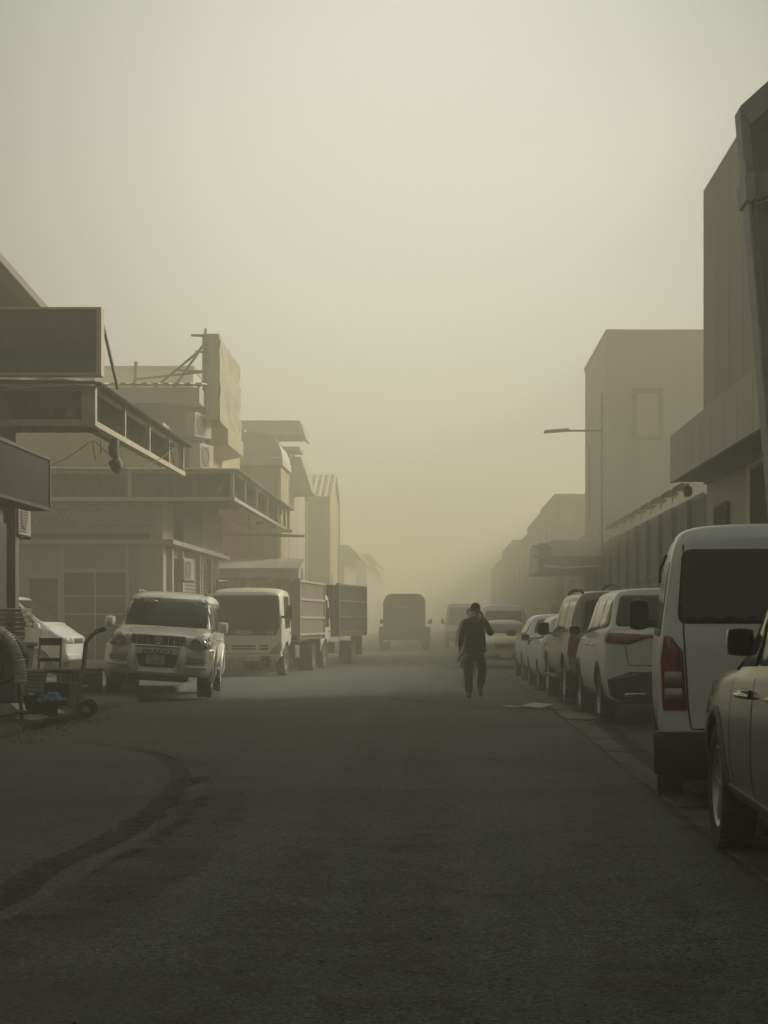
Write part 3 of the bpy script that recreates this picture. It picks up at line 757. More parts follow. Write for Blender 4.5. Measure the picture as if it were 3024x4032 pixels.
# ---- light lorries with panelled cargo beds
def lorry(name, label, group, bed_mat, bedw, bed0, bed1, zfloor, ztop, detail=True):
    """y = 0 at the cab's front; the bed runs from -bed0 to -bed1."""
    root = thing(name, (0, 0, 0), label, 'lorry', group, local=True)
    hw = .985; zb = .42
    def S(y, zb_, a, zl, wr, zr): return (y, ring(zb_, hw * (a - .03), hw * a, .9, hw * (a - .01), zl, wr, zr, .02))
    st = [S(-1.62, zb + .30, .93, 1.3, hw - .12, 2.12), S(-1.52, zb + .25, .97, 1.3, hw - .09, 2.18), S(-.9, zb + .2, 1, 1.3, hw - .08, 2.22), S(-.30, zb, 1, 1.3, hw - .09, 2.18),
          S(-.07, zb, .985, 1.3, hw - .13, 2.10), S(0, zb + .08, .95, 1.25, hw - .20, 2.0)]
    def warp(v):
        if v.y > -.75 and v.z > 1.05: v = v + Vector((0, -(v.z - 1.05) * .22 * min(1, (v.y + .75) / .45), 0))
        return v
    b = Body(loft(tight(st, {1, 4}, .04), warp, sub=2))
    finish_body(b.me.copy(), 'cab', root, M['paint_truck'], [(-.72, .40, .47)], hw, .3)
    b.decal('windscreen', rr([(-.90, 1.16), (.90, 1.16), (.85, 2.02), (-.85, 2.02)], .08), 'F', M['glass_car'], root, off=.006)
    dk = b.decal('nose_panel', rr([(-.80, 1.02), (.80, 1.02), (.88, 1.17), (-.88, 1.17)], .02), 'F', M['plastic_dark'], root, off=.008)
    p, n = b.hit('F', 0, 1.07)
    text_mesh('ISUZU', .125, M['steel_white'], dk, 'lettering', (.0, p.y + .018, 1.05), face((-1, 0, 0), (0, 0, 1)), .003, sx=1.25, font_bold=True)
    p, n = b.hit('F', -.66, 1.07)
    text_mesh('NPR', .085, M['steel_white'], dk, 'lettering', (-.66, p.y + .022, 1.06), face((-1, 0, 0), (0, 0, 1)), .003, sx=1.3, font_bold=True)
    for x0, x1 in ((-.30, .30), (.40, .62), (-.62, -.40)):
        for z0 in (.665, .735):
            b.decal('grille_slot', rr([(x0, z0), (x1, z0), (x1, z0 + .045), (x0, z0 + .045)], .01), 'F', M['plastic_dark'], root, off=.006)
    for s in (-1, 1):
        h = b.decal('headlight', rr([(s * .66, .585), (s * .95, .585), (s * .955, .84), (s * .90, .83), (s * .72, .72)], .03), 'F', M['lamp_clear'], root, off=.012)
        pp, _ = b.hit('F', s * .78, .66)
        MB().lathe([(0, .004), (.01, .062), (-.01, .07)], 'y', (s * .78, pp.y + .016, .66), 20).build('reflector', M['lamp_grey'], h, smooth=True)
        mirror_part(root, s * .97, -.20, 1.60, s, (.20, .09, .36), M['plastic_dark'])
        MB().tube([(s * 1.0, -.32, 1.30), (s * 1.12, -.24, 1.34), (s * 1.13, -.22, 1.46)], .012, 6).build('mirror_arm', M['plastic_dark'], root)
    b.seam([(-.93, .565), (.93, .565)], 'F', root, w=.02, name='bumper_gap')
    b.decal('bumper', rr([(-.95, .34), (.95, .34), (.96, .55), (-.96, .55)], .04), 'F', M['paint_truck'], root, off=.06, thick=.07)
    for s in (-1, 1): b.decal('fog_lamp', rr([(s * .42, .44), (s * .68, .44), (s * .70, .52), (s * .42, .52)], .02), 'F', M['plastic_dark'], root, off=.066)
    p, n = b.hit('F', .05, .48)
    plate_part(root, p.y + .072, .02, .475, .34, .13, 1, [('94752', .075, 0, -.05)])
    for sd in 'LR':
        b.decal('window', rr([(-1.30, 1.22), (-.42, 1.18), (-.60, 2.0), (-1.30, 2.0)], .05), sd, M['glass_car'], root)
        b.seam([(-1.38, 2.02), (-1.38, .82), (-1.2, .80)], sd, root); b.seam([(-.30, 1.2), (-.26, .9)], sd, root)
    handles(b, root, (-1.22,), 1.08, M['plastic_dark'])
    # chassis, axles and bed
    for s in (-1, 1): MB().box(s * .36 - .04, s * .36 + .04, -bed1 + .15, -.6, .52, .72).build('chassis_rail', M['plastic_dark'], root)
    MB().box(-.5, .5, -1.5, -.5, .36, .62).build('engine_sump', M['plastic_dark'], root, bevel=.03)
    MB().box(-.95, -.50, -2.9, -2.2, .40, .75).build('fuel_tank', M['plastic_grey'], root, bevel=.04)
    MB().box(.50, .95, -2.9, -2.2, .40, .75).build('battery_box', M['plastic_dark'], root, bevel=.03)
    add_wheels(root, (-.72,), .98, .38, .22, 'steel'); ya = -(bed1 - 1.15)
    add_wheels(root, (ya,), .98, .38, .20, 'steel'); add_wheels(root, (ya,), .75, .38, .20, 'steel')
    hb = bedw / 2; H_ = ztop - zfloor
    MB().box(-hb, hb, -bed1, -bed0, zfloor - .14, zfloor).build('bed_floor', M['panel_brown'], root, bevel=.01)
    for s in (-1, 1):
        g = MB(); x = s * hb
        # side wall of pressed sheet between three horizontal rails
        rails = [0, .32, .66, 1.0]
        for i in range(3):
            g.corr((x - s * .02, -bed1 + .03, zfloor + H_ * rails[i] + .03), (0, bed1 - bed0 - .06, 0), (0, 0, H_ * (rails[i + 1] - rails[i]) - .06), .022, .13, (s, 0, 0))
        g.build('side_panel', bed_mat, root, solid=.008)
        q = MB()
        for t in rails: q.box(x - .04, x + .04, -bed1, -bed0, zfloor + H_ * t - .03, zfloor + H_ * t + .035)
        q.build('side_rail', bed_mat, root, bevel=.006)
        for yy in (-bed0 - .05, -bed1 + .05): MB().box(x - .045, x + .045, yy - .05, yy + .05, zfloor - .12, ztop + (.05 if yy > -bed0 - .1 else .0)).build('bed_post', bed_mat, root, bevel=.006)
        MB().box(min(x * .66, x * .99), max(x * .66, x * .99), ya - .55, ya - .53, .30, zfloor - .14).build('mud_flap', M['rubber'], root)
    g = MB().corr((-hb + .05, -bed0 - .03, zfloor), (2 * hb - .1, 0, 0), (0, 0, H_), .02, .14, (0, 1, 0)).build('front_panel', bed_mat, root, solid=.008)
    g = MB().corr((-hb + .05, -bed1 + .02, zfloor), (2 * hb - .1, 0, 0), (0, 0, H_), .02, .14, (0, -1, 0)).build('tailgate', bed_mat, root, solid=.008)
    MB().box(-.9, .9, -bed1 - .06, -bed1 + .02, .55, .68).build('rear_bumper', M['plastic_dark'], root, bevel=.01)
    return root

def tarp_truck():
    root = thing('covered_pickup', (0, 0, 0), 'small lorry with a round-topped canvas cover standing in the middle of the street', 'lorry', local=True)
    MB().box(-1.16, 1.16, -1.6, 1.6, .62, .74).build('bed_floor', M['panel_brown'], root, bevel=.02)
    prof = rr([(-.93, .74), (-.93, 2.63), (.93, 2.63), (.93, .74)], .42, 7)
    t = MB(); n = len(prof)
    # canvas cover as a ring of cloth with real openings in its front and back
    for y in (-1.55, 1.25):
        for (x, z) in prof: t.v.append(Vector((x, y, z)))
    for k in range(n): t.f.append([k, (k + 1) % n, n + (k + 1) % n, n + k])
    t.build('canvas_cover', M['tarp_green'], root, solid=.03)
    for y, nm in ((-1.55, 'rear_flap'), (1.25, 'front_flap')):
        e = MB()
        e.prism([(-.93, .46), (.93, .46), (.93, 2.0), (-.93, 2.0)], 'y', y - .01, y + .01)
        e.prism([(-.28, 2.0), (.12, 2.0), (.12, 2.10), (-.28, 2.10)], 'y', y + 5, y + 5.001) if False else None
        for x0, x1 in ((-.93, -.74), (-.66, -.24), (-.04, .0), (.17, .93)): e.prism([(x0, 2.0), (x1, 2.0), (x1, 2.07), (x0, 2.07)], 'y', y - .01, y + .01)
        for x0, x1 in ((-.93, -.74), (-.66, .93)): e.prism([(x0, 2.07), (x1, 2.07), (x1, 2.40), (x0, 2.40)], 'y', y - .01, y + .01)
        e.prism(rr([(-.92, 2.40), (.92, 2.40), (.74, 2.60), (-.74, 2.60)], .06, 4), 'y', y - .01, y + .01)
        e.build(nm, M['tarp_green'], root)
    for s in (-1, 1):
        MB().box(s * .95 - .03, s * .95 + .03, -1.62, -1.5, .7, 2.30).build('corner_post', M['plastic_grey'], root)
        g = MB()
        for (y) in (-1.0, 2.0): pass
        pts = [(s * 1.08, -1.0 + .56 * math.cos(a), .42 + .62 * math.sin(a)) for a in [PI * k / 10 for k in range(11)]]
        m = MB(); 
        for x in (s * .92, s * 1.19):
            for p in pts: m.v.append(Vector((x, p[1], p[2] + .06)))
        for k in range(10): m.f.append([k, k + 1, 12 + k, 11 + k])
        m.build('mudguard', M['tarp_green'], root, solid=.03, smooth=True)
        MB().prism([(s * .92, .46), (s * 1.17, .30), (s * 1.19, .95), (s * 1.08, 1.08), (s * .92, 1.12)][::s], 'y', -1.60, -1.54).build('mud_flap', M['rubber'], root)
        mirror_part(root, s * 1.02, 2.0, 1.35, s, (.20, .10, .22), M['plastic_dark'])
        MB().box(s * .86 - .1, s * .86 + .1, -1.68, -1.60, .62, .74).build('tail_light', M['lamp_red'], root, bevel=.01)
    MB().box(-.98, .60, -1.70, -1.62, .40, .50).build('rear_bumper', M['steel_white'], root, bevel=.01)
    st = [(1.3, ring(.6, .85, .92, 1.0, .9, 1.4, .78, 2.2)), (1.4, ring(.5, .88, .95, 1.0, .93, 1.4, .8, 2.25)), (2.3, ring(.5, .88, .95, 1.0, .93, 1.4, .8, 2.2)), (2.75, ring(.5, .85, .92, .9, .9, 1.1, .75, 1.3)), (2.95, ring(.55, .78, .85, .8, .8, .95, .6, 1.1))]
    b = Body(loft(st)); finish_body(b.me.copy(), 'cab', root, M['paint_tan'], [(2.2, .42, .50)], .95, .4)
    b.decal('windscreen', rr([(-.7, 1.35), (.7, 1.35), (.66, 2.05), (-.66, 2.05)], .06), 'F', M['glass_car'], root)
    for s in (-1, 1): MB().box(s * .4 - .05, s * .4 + .05, -1.5, 2.4, .42, .60).build('chassis_rail', M['plastic_dark'], root)
    add_wheels(root, (-1.0,), 1.17, .42, .26, 'steel'); add_wheels(root, (2.2,), 1.02, .42, .24, 'steel')
    return root
# ------------------------------------------------------------------ people
def skinned(name, nodes, edges, mat, parent=None, sub=2, root_i=0, extra=None):
    """nodes: (x, y, z, rx, ry) grown into one continuous surface along the edges."""
    me = bpy.data.meshes.new(name); me.from_pydata([n[:3] for n in nodes], edges, [])
    ob = bpy.data.objects.new(name, me); COL.objects.link(ob)
    q = ob.modifiers.new('skin', 'SKIN'); q.use_smooth_shade = True; q.branch_smoothing = .3
    sl = me.skin_vertices[0].data
    for i, n in enumerate(nodes):
        sl[i].radius = (n[3], n[4] if len(n) > 4 else n[3]); sl[i].use_root = (i == root_i)
    q = ob.modifiers.new('sub', 'SUBSURF'); q.levels = q.render_levels = sub
    dg = bpy.context.evaluated_depsgraph_get(); out = bpy.data.meshes.new_from_object(ob.evaluated_get(dg))
    bpy.data.objects.remove(ob)
    if extra: out = extra(out)
    out.name = name; out.materials.clear(); out.materials.append(mat); shade(out, 80)
    o = bpy.data.objects.new(name, out); COL.objects.link(o)
    if parent is not None: o.parent = parent
    return o

def hand_nodes(base_i, wrist, dirv, palmn, nodes, edges, curl=.5, side=1, k=1.0):
    """adds palm, four unequal fingers and a thumb to a node list; dirv points to the fingertips, palmn out of the palm."""
    d = Vector(dirv).normalized(); n = Vector(palmn).normalized(); s = d.cross(n).normalized() * side; w = Vector(wrist)
    def add(p, r, frm): nodes.append((*p, r, r)); edges.append((frm, len(nodes) - 1)); return len(nodes) - 1
    palm = add(w + d * .045 * k, .026 * k, base_i)
    kn = add(w + d * .085 * k, .028 * k, palm)
    for j, (off, ln) in enumerate(((-.030, .070), (-.010, .078), (.010, .073), (.029, .058))):
        a = w + d * .095 * k + s * off * k; i0 = add(a, .0105 * k, kn)
        d1 = (d * math.cos(curl) + n * math.sin(curl)); i1 = add(a + d1 * ln * .5 * k, .0092 * k, i0)
        d2 = (d * math.cos(curl * 2.2) + n * math.sin(curl * 2.2)); add(a + d1 * ln * .5 * k + d2 * ln * .5 * k, .0082 * k, i1)
    t0 = add(w + d * .035 * k - s * .034 * k + n * .008, .012 * k, palm)
    t1 = add(w + d * .065 * k - s * .050 * k + n * .022, .0105 * k, t0); add(w + d * .090 * k - s * .048 * k + n * .034, .009 * k, t1)

def head_shape(me_nodes, c, k=1.0):
    pass

def head_mesh(c, mat_name='head', h=.235):
    """an egg-shaped head with brow, nose, lips, eyes and ears, facing -y; returned as vertices and faces."""
    vs, fs = [], []; nu, nv = 28, 20; c = Vector(c)
    for j in range(nv + 1):
        ph = PI * j / nv
        for i in range(nu):
            th = 2 * PI * i / nu; x = math.sin(ph) * math.sin(th); y = -math.sin(ph) * math.cos(th); z = math.cos(ph)
            w_, d_ = .078, .098
            t = (1 - z) / 2
            if z < 0: w_ *= 1 - .30 * (-z) ** 1.5; d_ *= 1 - .12 * (-z) ** 1.5
            p = Vector((x * w_, y * d_ + (.012 if z > .2 else 0) * z, z * h / 2))
            if y < -.5:
                f = max(0, 1 - abs(x) / .30)
                if -.42 < z < .12: p.y -= .022 * f ** 2 * (1 - abs((z + .22) / .30)) if abs((z + .22) / .30) < 1 else 0      # nose
                p.y -= .006 * math.exp(-((z - .20) / .08) ** 2)                                                                # brow
                p.y += .010 * math.exp(-((abs(x) - .36) / .14) ** 2) * math.exp(-((z - .06) / .09) ** 2)                         # eye sockets
                p.y -= .006 * math.exp(-((z + .55) / .07) ** 2) * max(0, 1 - abs(x) / .35)                                       # lips
                p.y -= .006 * math.exp(-((z + .85) / .15) ** 2)                                                                # chin
            vs.append(c + p)
    for j in range(nv):
        for i in range(nu):
            a = j * nu + i; b_ = j * nu + (i + 1) % nu; fs.append([a, b_, b_ + nu, a + nu])
    for s in (-1, 1):
        n0 = len(vs)
        for k in range(10):
            a = 2 * PI * k / 10; vs.append(c + Vector((s * .074, .004 + .014 * math.cos(a), -.008 + .028 * math.sin(a)))); 
        for k in range(10):
            a = 2 * PI * k / 10; vs.append(c + Vector((s * .092, .012 + .017 * math.cos(a), -.006 + .032 * math.sin(a))))
        for k in range(10): fs.append([n0 + k, n0 + (k + 1) % 10, n0 + 10 + (k + 1) % 10, n0 + 10 + k])
        fs.append([n0 + 10 + k for k in range(10)])
    return vs, fs

def join_head(c):
    def f(me):
        bm = bmesh.new(); bm.from_mesh(me); vs, fs = head_mesh(c)
        nv = [bm.verts.new(v) for v in vs]
        for q in fs:
            try: bm.faces.new([nv[i] for i in q])
            except ValueError: pass
        bmesh.ops.remove_doubles(bm, verts=bm.verts, dist=1e-5)
        bmesh.ops.recalc_face_normals(bm, faces=bm.faces); bm.to_mesh(me); bm.free(); return me
    return f

def man_in_black():
    # keypoints in metres, x to the viewer's right, -y towards the viewer
    HC = (.0, -.02, 1.575)
    n = [(0, 0, .90, .13, .10), (0, .0, 1.10, .12, .09), (0, .0, 1.30, .15, .10), (0, -.005, 1.42, .06, .055), (0, -.015, 1.50, .052, .052),
         (-.17, 0, 1.375, .06, .06), (-.235, .0, 1.12, .043, .043), (-.275, -.05, .885, .030, .030),
         (.17, 0, 1.375, .06, .06), (.285, -.07, 1.135, .043, .043), (.150, -.12, 1.40, .029, .029),
         (-.09, 0, .82, .09, .09), (-.115, -.02, .46, .06, .06), (-.11, .02, .10, .042, .042), (-.12, -.09, .045, .036, .032), (-.125, -.16, .03, .030, .025),
         (.09, 0, .82, .09, .09), (.115, .02, .47, .06, .06), (.085, .20, .15, .042, .042), (.085, .13, .075, .036, .030), (.09, .07, .035, .030, .025)]
    e = [(0, 1), (1, 2), (2, 3), (3, 4), (2, 5), (5, 6), (6, 7), (2, 8), (8, 9), (9, 10), (0, 11), (11, 12), (12, 13), (13, 14), (14, 15), (0, 16), (16, 17), (17, 18), (18, 19), (19, 20)]
    hand_nodes(7, (-.275, -.055, .875), (-.05, -.10, -1), (.9, 0, 0), n, e, .75, 1)
    hand_nodes(10, (.145, -.12, 1.41), (-.35, .05, 1), (-.8, .5, 0), n, e, .35, -1)
    body = skinned('person', n, e, M['skin'], None, 2, 0, join_head(HC))
    LOCAL.add(body.name)
    tag(body, 'man in black clothes and cap walking up the road, one hand raised to his ear', 'person')
    sw = [(0, 0, .86, .208, .14), (0, 0, 1.0, .20, .135), (0, 0, 1.18, .185, .125), (0, .005, 1.33, .175, .115), (0, 0, 1.425, .085, .075), (0, -.005, 1.455, .072, .066),
          (-.165, 0, 1.375, .082, .08), (-.238, 0, 1.12, .066, .064), (-.268, -.035, .96, .055, .052), (-.276, -.05, .895, .046, .044),
          (.165, 0, 1.375, .082, .08), (.288, -.07, 1.13, .068, .064), (.225, -.095, 1.26, .062, .060), (.165, -.118, 1.385, .050, .048), (0, 0, .78, .212, .145)]
    se = [(14, 0), (0, 1), (1, 2), (2, 3), (3, 4), (4, 5), (3, 6), (6, 7), (7, 8), (8, 9), (3, 10), (10, 11), (11, 12), (12, 13)]
    skinned('sweater', sw, se, M['knit_dark'], body, 2, 1)
    tr = [(0, 0, .90, .175, .118), (0, 0, .80, .178, .122), (-.100, 0, .74, .114, .108), (-.124, -.02, .46, .090, .088), (-.118, .012, .22, .080, .080), (-.116, .012, .075, .078, .080),
          (.100, 0, .74, .114, .108), (.128, .0, .48, .090, .088), (.098, .15, .27, .078, .078), (.086, .23, .165, .070, .072)]
    te = [(0, 1), (1, 2), (2, 3), (3, 4), (4, 5), (1, 6), (6, 7), (7, 8), (8, 9)]
    skinned('trousers', tr, te, M['trouser'], body, 2, 1)
    skinned('shoe', [(-.112, .03, .10, .055, .055), (-.115, .03, .05, .052, .05), (-.120, -.08, .048, .052, .046), (-.130, -.17, .036, .045, .034)], [(0, 1), (1, 2), (2, 3)], M['boot'], body, 2, 1)
    skinned('shoe', [(.086, .215, .17, .055, .055), (.086, .20, .115, .052, .05), (.088, .10, .068, .052, .046), (.094, .02, .038, .045, .032)], [(0, 1), (1, 2), (2, 3)], M['boot'], body, 2, 1)
    # cap with a short peak, surgical mask
    cp = MB(); nu = 28
    for j, (rz, k) in enumerate(((-.004, 1.07), (.035, 1.07), (.075, .98), (.11, .72), (.128, .38), (.133, .02))):
        for i in range(nu):
            a = 2 * PI * i / nu; cp.v.append(Vector((HC[0] + math.sin(a) * .082 * k, HC[1] + .002 - math.cos(a) * .102 * k, HC[2] + rz)))
    for j in range(5):
        for i in range(nu): a = j * nu + i; b_ = j * nu + (i + 1) % nu; cp.f.append([a, b_, b_ + nu, a + nu])
    cap = cp.build('cap', M['knit_dark'], None, smooth=True, solid=.006, angle=80); cap.parent = body
    pk = MB().sheet((HC[0] - .07, HC[1] - .085, HC[2] + .012), (.14, 0, 0), (0, -.065, -.018), 10, 4, lambda a, b_: (0, -.03 * (1 - (2 * a - 1) ** 2), -.012 * (2 * a - 1) ** 2))
    p_ = pk.build('peak', M['knit_dark'], None, smooth=True, solid=.005); p_.parent = cap
    mk = MB()
    mk.sheet((HC[0] - .072, HC[1], HC[2] - .125), (.144, 0, 0), (0, 0, .105), 12, 8, lambda a, b_: (0, -.118 * math.sqrt(max(0, 1 - (2 * a - 1) ** 2 * .86)) - .022 * math.sin(PI * b_) * (1 - abs(2 * a - 1)), 0))
    m_ = mk.build('face_mask', M['mask_cloth'], None, smooth=True, solid=.004, angle=80); m_.parent = body
    return body

def man_behind():
    HC = (.0, -.02, 1.575)
    n = [(0, 0, .90, .13, .10), (0, .0, 1.10, .12, .09), (0, .0, 1.30, .15, .10), (0, -.005, 1.42, .06, .055), (0, -.015, 1.50, .052, .052),
         (-.17, 0, 1.375, .06, .06), (-.27, .0, 1.12, .043, .043), (-.335, -.05, .885, .030, .030),
         (.17, 0, 1.375, .06, .06), (.24, .02, 1.115, .043, .043), (.27, -.04, .885, .029, .029),
         (-.09, 0, .82, .09, .09), (-.115, -.02, .46, .06, .06), (-.12, .06, .09, .042, .042), (-.12, -.04, .04, .036, .032), (-.12, -.12, .03, .030, .025),
         (.09, 0, .82, .09, .09), (.11, -.05, .47, .06, .06), (.10, -.10, .09, .042, .042), (.105, -.20, .04, .036, .030), (.11, -.28, .03, .030, .025)]
    e = [(0, 1), (1, 2), (2, 3), (3, 4), (2, 5), (5, 6), (6, 7), (2, 8), (8, 9), (9, 10), (0, 11), (11, 12), (12, 13), (13, 14), (14, 15), (0, 16), (16, 17), (17, 18), (18, 19), (19, 20)]
    hand_nodes(7, (-.338, -.055, .875), (-.1, -.10, -1), (.9, 0, 0), n, e, .35, 1)
    hand_nodes(10, (.272, -.045, .875), (.05, -.10, -1), (-.9, 0, 0), n, e, .35, -1)
    body = skinned('person', n, e, M['skin'], None, 2, 0, join_head(HC)); LOCAL.add(body.name)
    tag(body, 'man in a reddish shirt half hidden behind the man in black, one arm held out', 'person')
    sw = [(0, 0, .86, .175, .12), (0, 0, 1.0, .165, .12), (0, 0, 1.18, .165, .12), (0, .005, 1.33, .165, .11), (0, 0, 1.425, .08, .07),
          (-.165, 0, 1.375, .074, .074), (-.27, 0, 1.12, .056, .056), (-.305, -.025, 1.0, .05, .05), (.165, 0, 1.375, .074, .074), (.24, .02, 1.12, .056, .056), (.255, -.01, 1.0, .05, .05)]
    se = [(0, 1), (1, 2), (2, 3), (3, 4), (3, 5), (5, 6), (6, 7), (3, 8), (8, 9), (9, 10)]
    skinned('shirt', sw, se, M['shirt_red'], body, 2, 1)
    tr = [(0, 0, .88, .155, .11), (0, 0, .80, .15, .11), (-.092, 0, .74, .10, .10), (-.118, -.02, .46, .078, .078), (-.12, .055, .10, .068, .068),
          (.092, 0, .74, .10, .10), (.112, -.05, .47, .078, .078), (.10, -.10, .10, .068, .068)]
    skinned('trousers', tr, [(0, 1), (1, 2), (2, 3), (3, 4), (1, 5), (5, 6), (6, 7)], M['trouser'], body, 2, 1)
    skinned('shoe', [(-.12, .07, .09, .05, .05), (-.12, .06, .05, .05, .048), (-.12, -.04, .046, .05, .044), (-.12, -.12, .036, .044, .032)], [(0, 1), (1, 2), (2, 3)], M['boot'], body, 2, 1)
    skinned('shoe', [(.10, -.09, .09, .05, .05), (.10, -.10, .05, .05, .048), (.105, -.20, .046, .05, .044), (.11, -.28, .036, .044, .032)], [(0, 1), (1, 2), (2, 3)], M['boot'], body, 2, 1)
    hr = MB(); nu = 24
    for j, (rz, k) in enumerate(((-.03, 1.04), (.02, 1.07), (.075, .98), (.11, .72), (.126, .38), (.131, .02))):
        for i in range(nu):
            a = 2 * PI * i / nu; fr = .10 if abs(a - 0) < 1 or abs(a - 2 * PI) < 1 else 0
            hr.v.append(Vector((math.sin(a) * .082 * k, HC[1] + .006 - math.cos(a) * .102 * k, HC[2] + rz + (fr * .7 if j == 0 else 0))))
    for j in range(5):
        for i in range(nu): a = j * nu + i; b_ = j * nu + (i + 1) % nu; hr.f.append([a, b_, b_ + nu, a + nu])
    h = hr.build('hair', M['knit_dark'], None, smooth=True, solid=.006, angle=80); h.parent = body
    return body

# ------------------------------------------------------------------ light settings
SKY_STRENGTH = .12; VEIL = (1.0, .99, .83); VEIL_GAIN = 5.75; GLOW = ((.5, .26), (.80, .36), (.93, .39), (.97, .50), (.985, .74), (.9945, .95)); GLOW_AZ, GLOW_EL = -.5, 14.0
HAZE, HAZE_COL = .0118, (.99, .975, .80); SUN_E = 4.1; EXPOSURE = 0.42
# ------------------------------------------------------------------ ground
def road_mat():
    m = bpy.data.materials.new('asphalt'); m.use_nodes = True; nt = m.node_tree; N, L = nt.nodes, nt.links
    b = N['Principled BSDF']; b.inputs['Specular IOR Level'].default_value = .12
    g = N.new('ShaderNodeNewGeometry')
    def noise_(sc, det, rough=.6, vec=None):
        n = N.new('ShaderNodeTexNoise'); n.inputs['Scale'].default_value = sc; n.inputs['Detail'].default_value = det; n.inputs['Roughness'].default_value = rough
        L.new(vec or g.outputs['Position'], n.inputs['Vector']); return n.outputs['Fac']
    def ramp(src, p0, p1, c0, c1):
        r = N.new('ShaderNodeValToRGB'); e = r.color_ramp.elements; e[0].position, e[1].position = p0, p1; e[0].color, e[1].color = (*c0, 1), (*c1, 1)
        L.new(src, r.inputs[0]); return r.outputs[0]
    def mix(f, a, b_, mode='MIX'):
        x = N.new('ShaderNodeMix'); x.data_type = 'RGBA'; x.blend_type = mode
        if isinstance(f, float): x.inputs['Factor'].default_value = f
        else: L.new(f, x.inputs['Factor'])
        for k, v in ((6, a), (7, b_)):
            if isinstance(v, tuple): x.inputs[k].default_value = (*v, 1)
            else: L.new(v, x.inputs[k])
        return x.outputs[2]
    base = ramp(noise_(1.1, 8, .7), .3, .72, (.072, .082, .082), (.106, .117, .114))
    # aggregate of small stones, a few of them pale
    v = N.new('ShaderNodeTexVoronoi'); v.inputs['Scale'].default_value = 70; L.new(g.outputs['Position'], v.inputs['Vector'])
    stones = ramp(v.outputs['Color'], .25, .95, (.50, .50, .50), (2.0, 1.95, 1.8))
    base = mix(1.0, base, stones, 'MULTIPLY')
    # drifted sand, stretched along the street, thicker at the sides
    mp = N.new('ShaderNodeMapping'); mp.inputs['Scale'].default_value = (1, .16, 1); L.new(g.outputs['Position'], mp.inputs[0])
    sand = ramp(noise_(.55, 9, .68, mp.outputs[0]), .46, .78, (0, 0, 0), (.65, .65, .65))
    base = mix(sand, base, (.150, .150, .132))
    mp2 = N.new('ShaderNodeMapping'); mp2.inputs['Scale'].default_value = (.35, 1, 1); L.new(g.outputs['Position'], mp2.inputs[0])
    patch = ramp(noise_(.28, 5, .5, mp2.outputs[0]), .50, .60, (0, 0, 0), (.40, .40, .40))
    base = mix(patch, base, (.054, .060, .060))
    oil = ramp(noise_(.9, 3, .4), .66, .74, (0, 0, 0), (.55, .55, .55))
    base = mix(oil, base, (.032, .032, .029))
    L.new(base, b.inputs['Base Color'])
    r = N.new('ShaderNodeMapRange'); r.inputs[3].default_value = .70; r.inputs[4].default_value = .95; L.new(noise_(3, 6), r.inputs[0]); L.new(r.outputs[0], b.inputs['Roughness'])
    bp = N.new('ShaderNodeBump'); bp.inputs['Strength'].default_value = .55; bp.inputs['Distance'].default_value = .006
    L.new(v.outputs['Distance'], bp.inputs['Height'])
    bp2 = N.new('ShaderNodeBump'); bp2.inputs['Strength'].default_value = .4; bp2.inputs['Distance'].default_value = .05; L.new(noise_(1.6, 6), bp2.inputs['Height'])
    L.new(bp.outputs[0], bp2.inputs['Normal']); L.new(bp2.outputs[0], b.inputs['Normal'])
    return m

def paver_mat():
    m = bpy.data.materials.new('pavers'); m.use_nodes = True; nt = m.node_tree; N, L = nt.nodes, nt.links
    b = N['Principled BSDF']; g = N.new('ShaderNodeNewGeometry')
    br = N.new('ShaderNodeTexBrick'); br.inputs['Scale'].default_value = 4.2; br.inputs['Color1'].default_value = (.078, .072, .058, 1); br.inputs['Color2'].default_value = (.072, .065, .050, 1)
    br.inputs['Mortar'].default_value = (.02, .018, .015, 1); br.inputs['Mortar Size'].default_value = .025; br.inputs['Bias'].default_value = 0
    L.new(g.outputs['Position'], br.inputs['Vector'])
    n = N.new('ShaderNodeTexNoise'); n.inputs['Scale'].default_value = 1.3; n.inputs['Detail'].default_value = 8; L.new(g.outputs['Position'], n.inputs['Vector'])
    rp = N.new('ShaderNodeValToRGB'); rp.color_ramp.elements[0].position = .42; rp.color_ramp.elements[1].position = .68; rp.color_ramp.elements[0].color = (0, 0, 0, 1); rp.color_ramp.elements[1].color = (.85, .85, .85, 1)
    L.new(n.outputs['Fac'], rp.inputs[0])
    x = N.new('ShaderNodeMix'); x.data_type = 'RGBA'; L.new(rp.outputs[0], x.inputs['Factor']); L.new(br.outputs['Color'], x.inputs[6]); x.inputs[7].default_value = (.072, .065, .050, 1)
    L.new(x.outputs[2], b.inputs['Base Color']); b.inputs['Roughness'].default_value = .9
    bp = N.new('ShaderNodeBump'); bp.inputs['Strength'].default_value = .5; bp.inputs['Distance'].default_value = .01; L.new(br.outputs['Fac'], bp.inputs['Height']); bp.invert = True
    L.new(bp.outputs[0], b.inputs['Normal']); return m

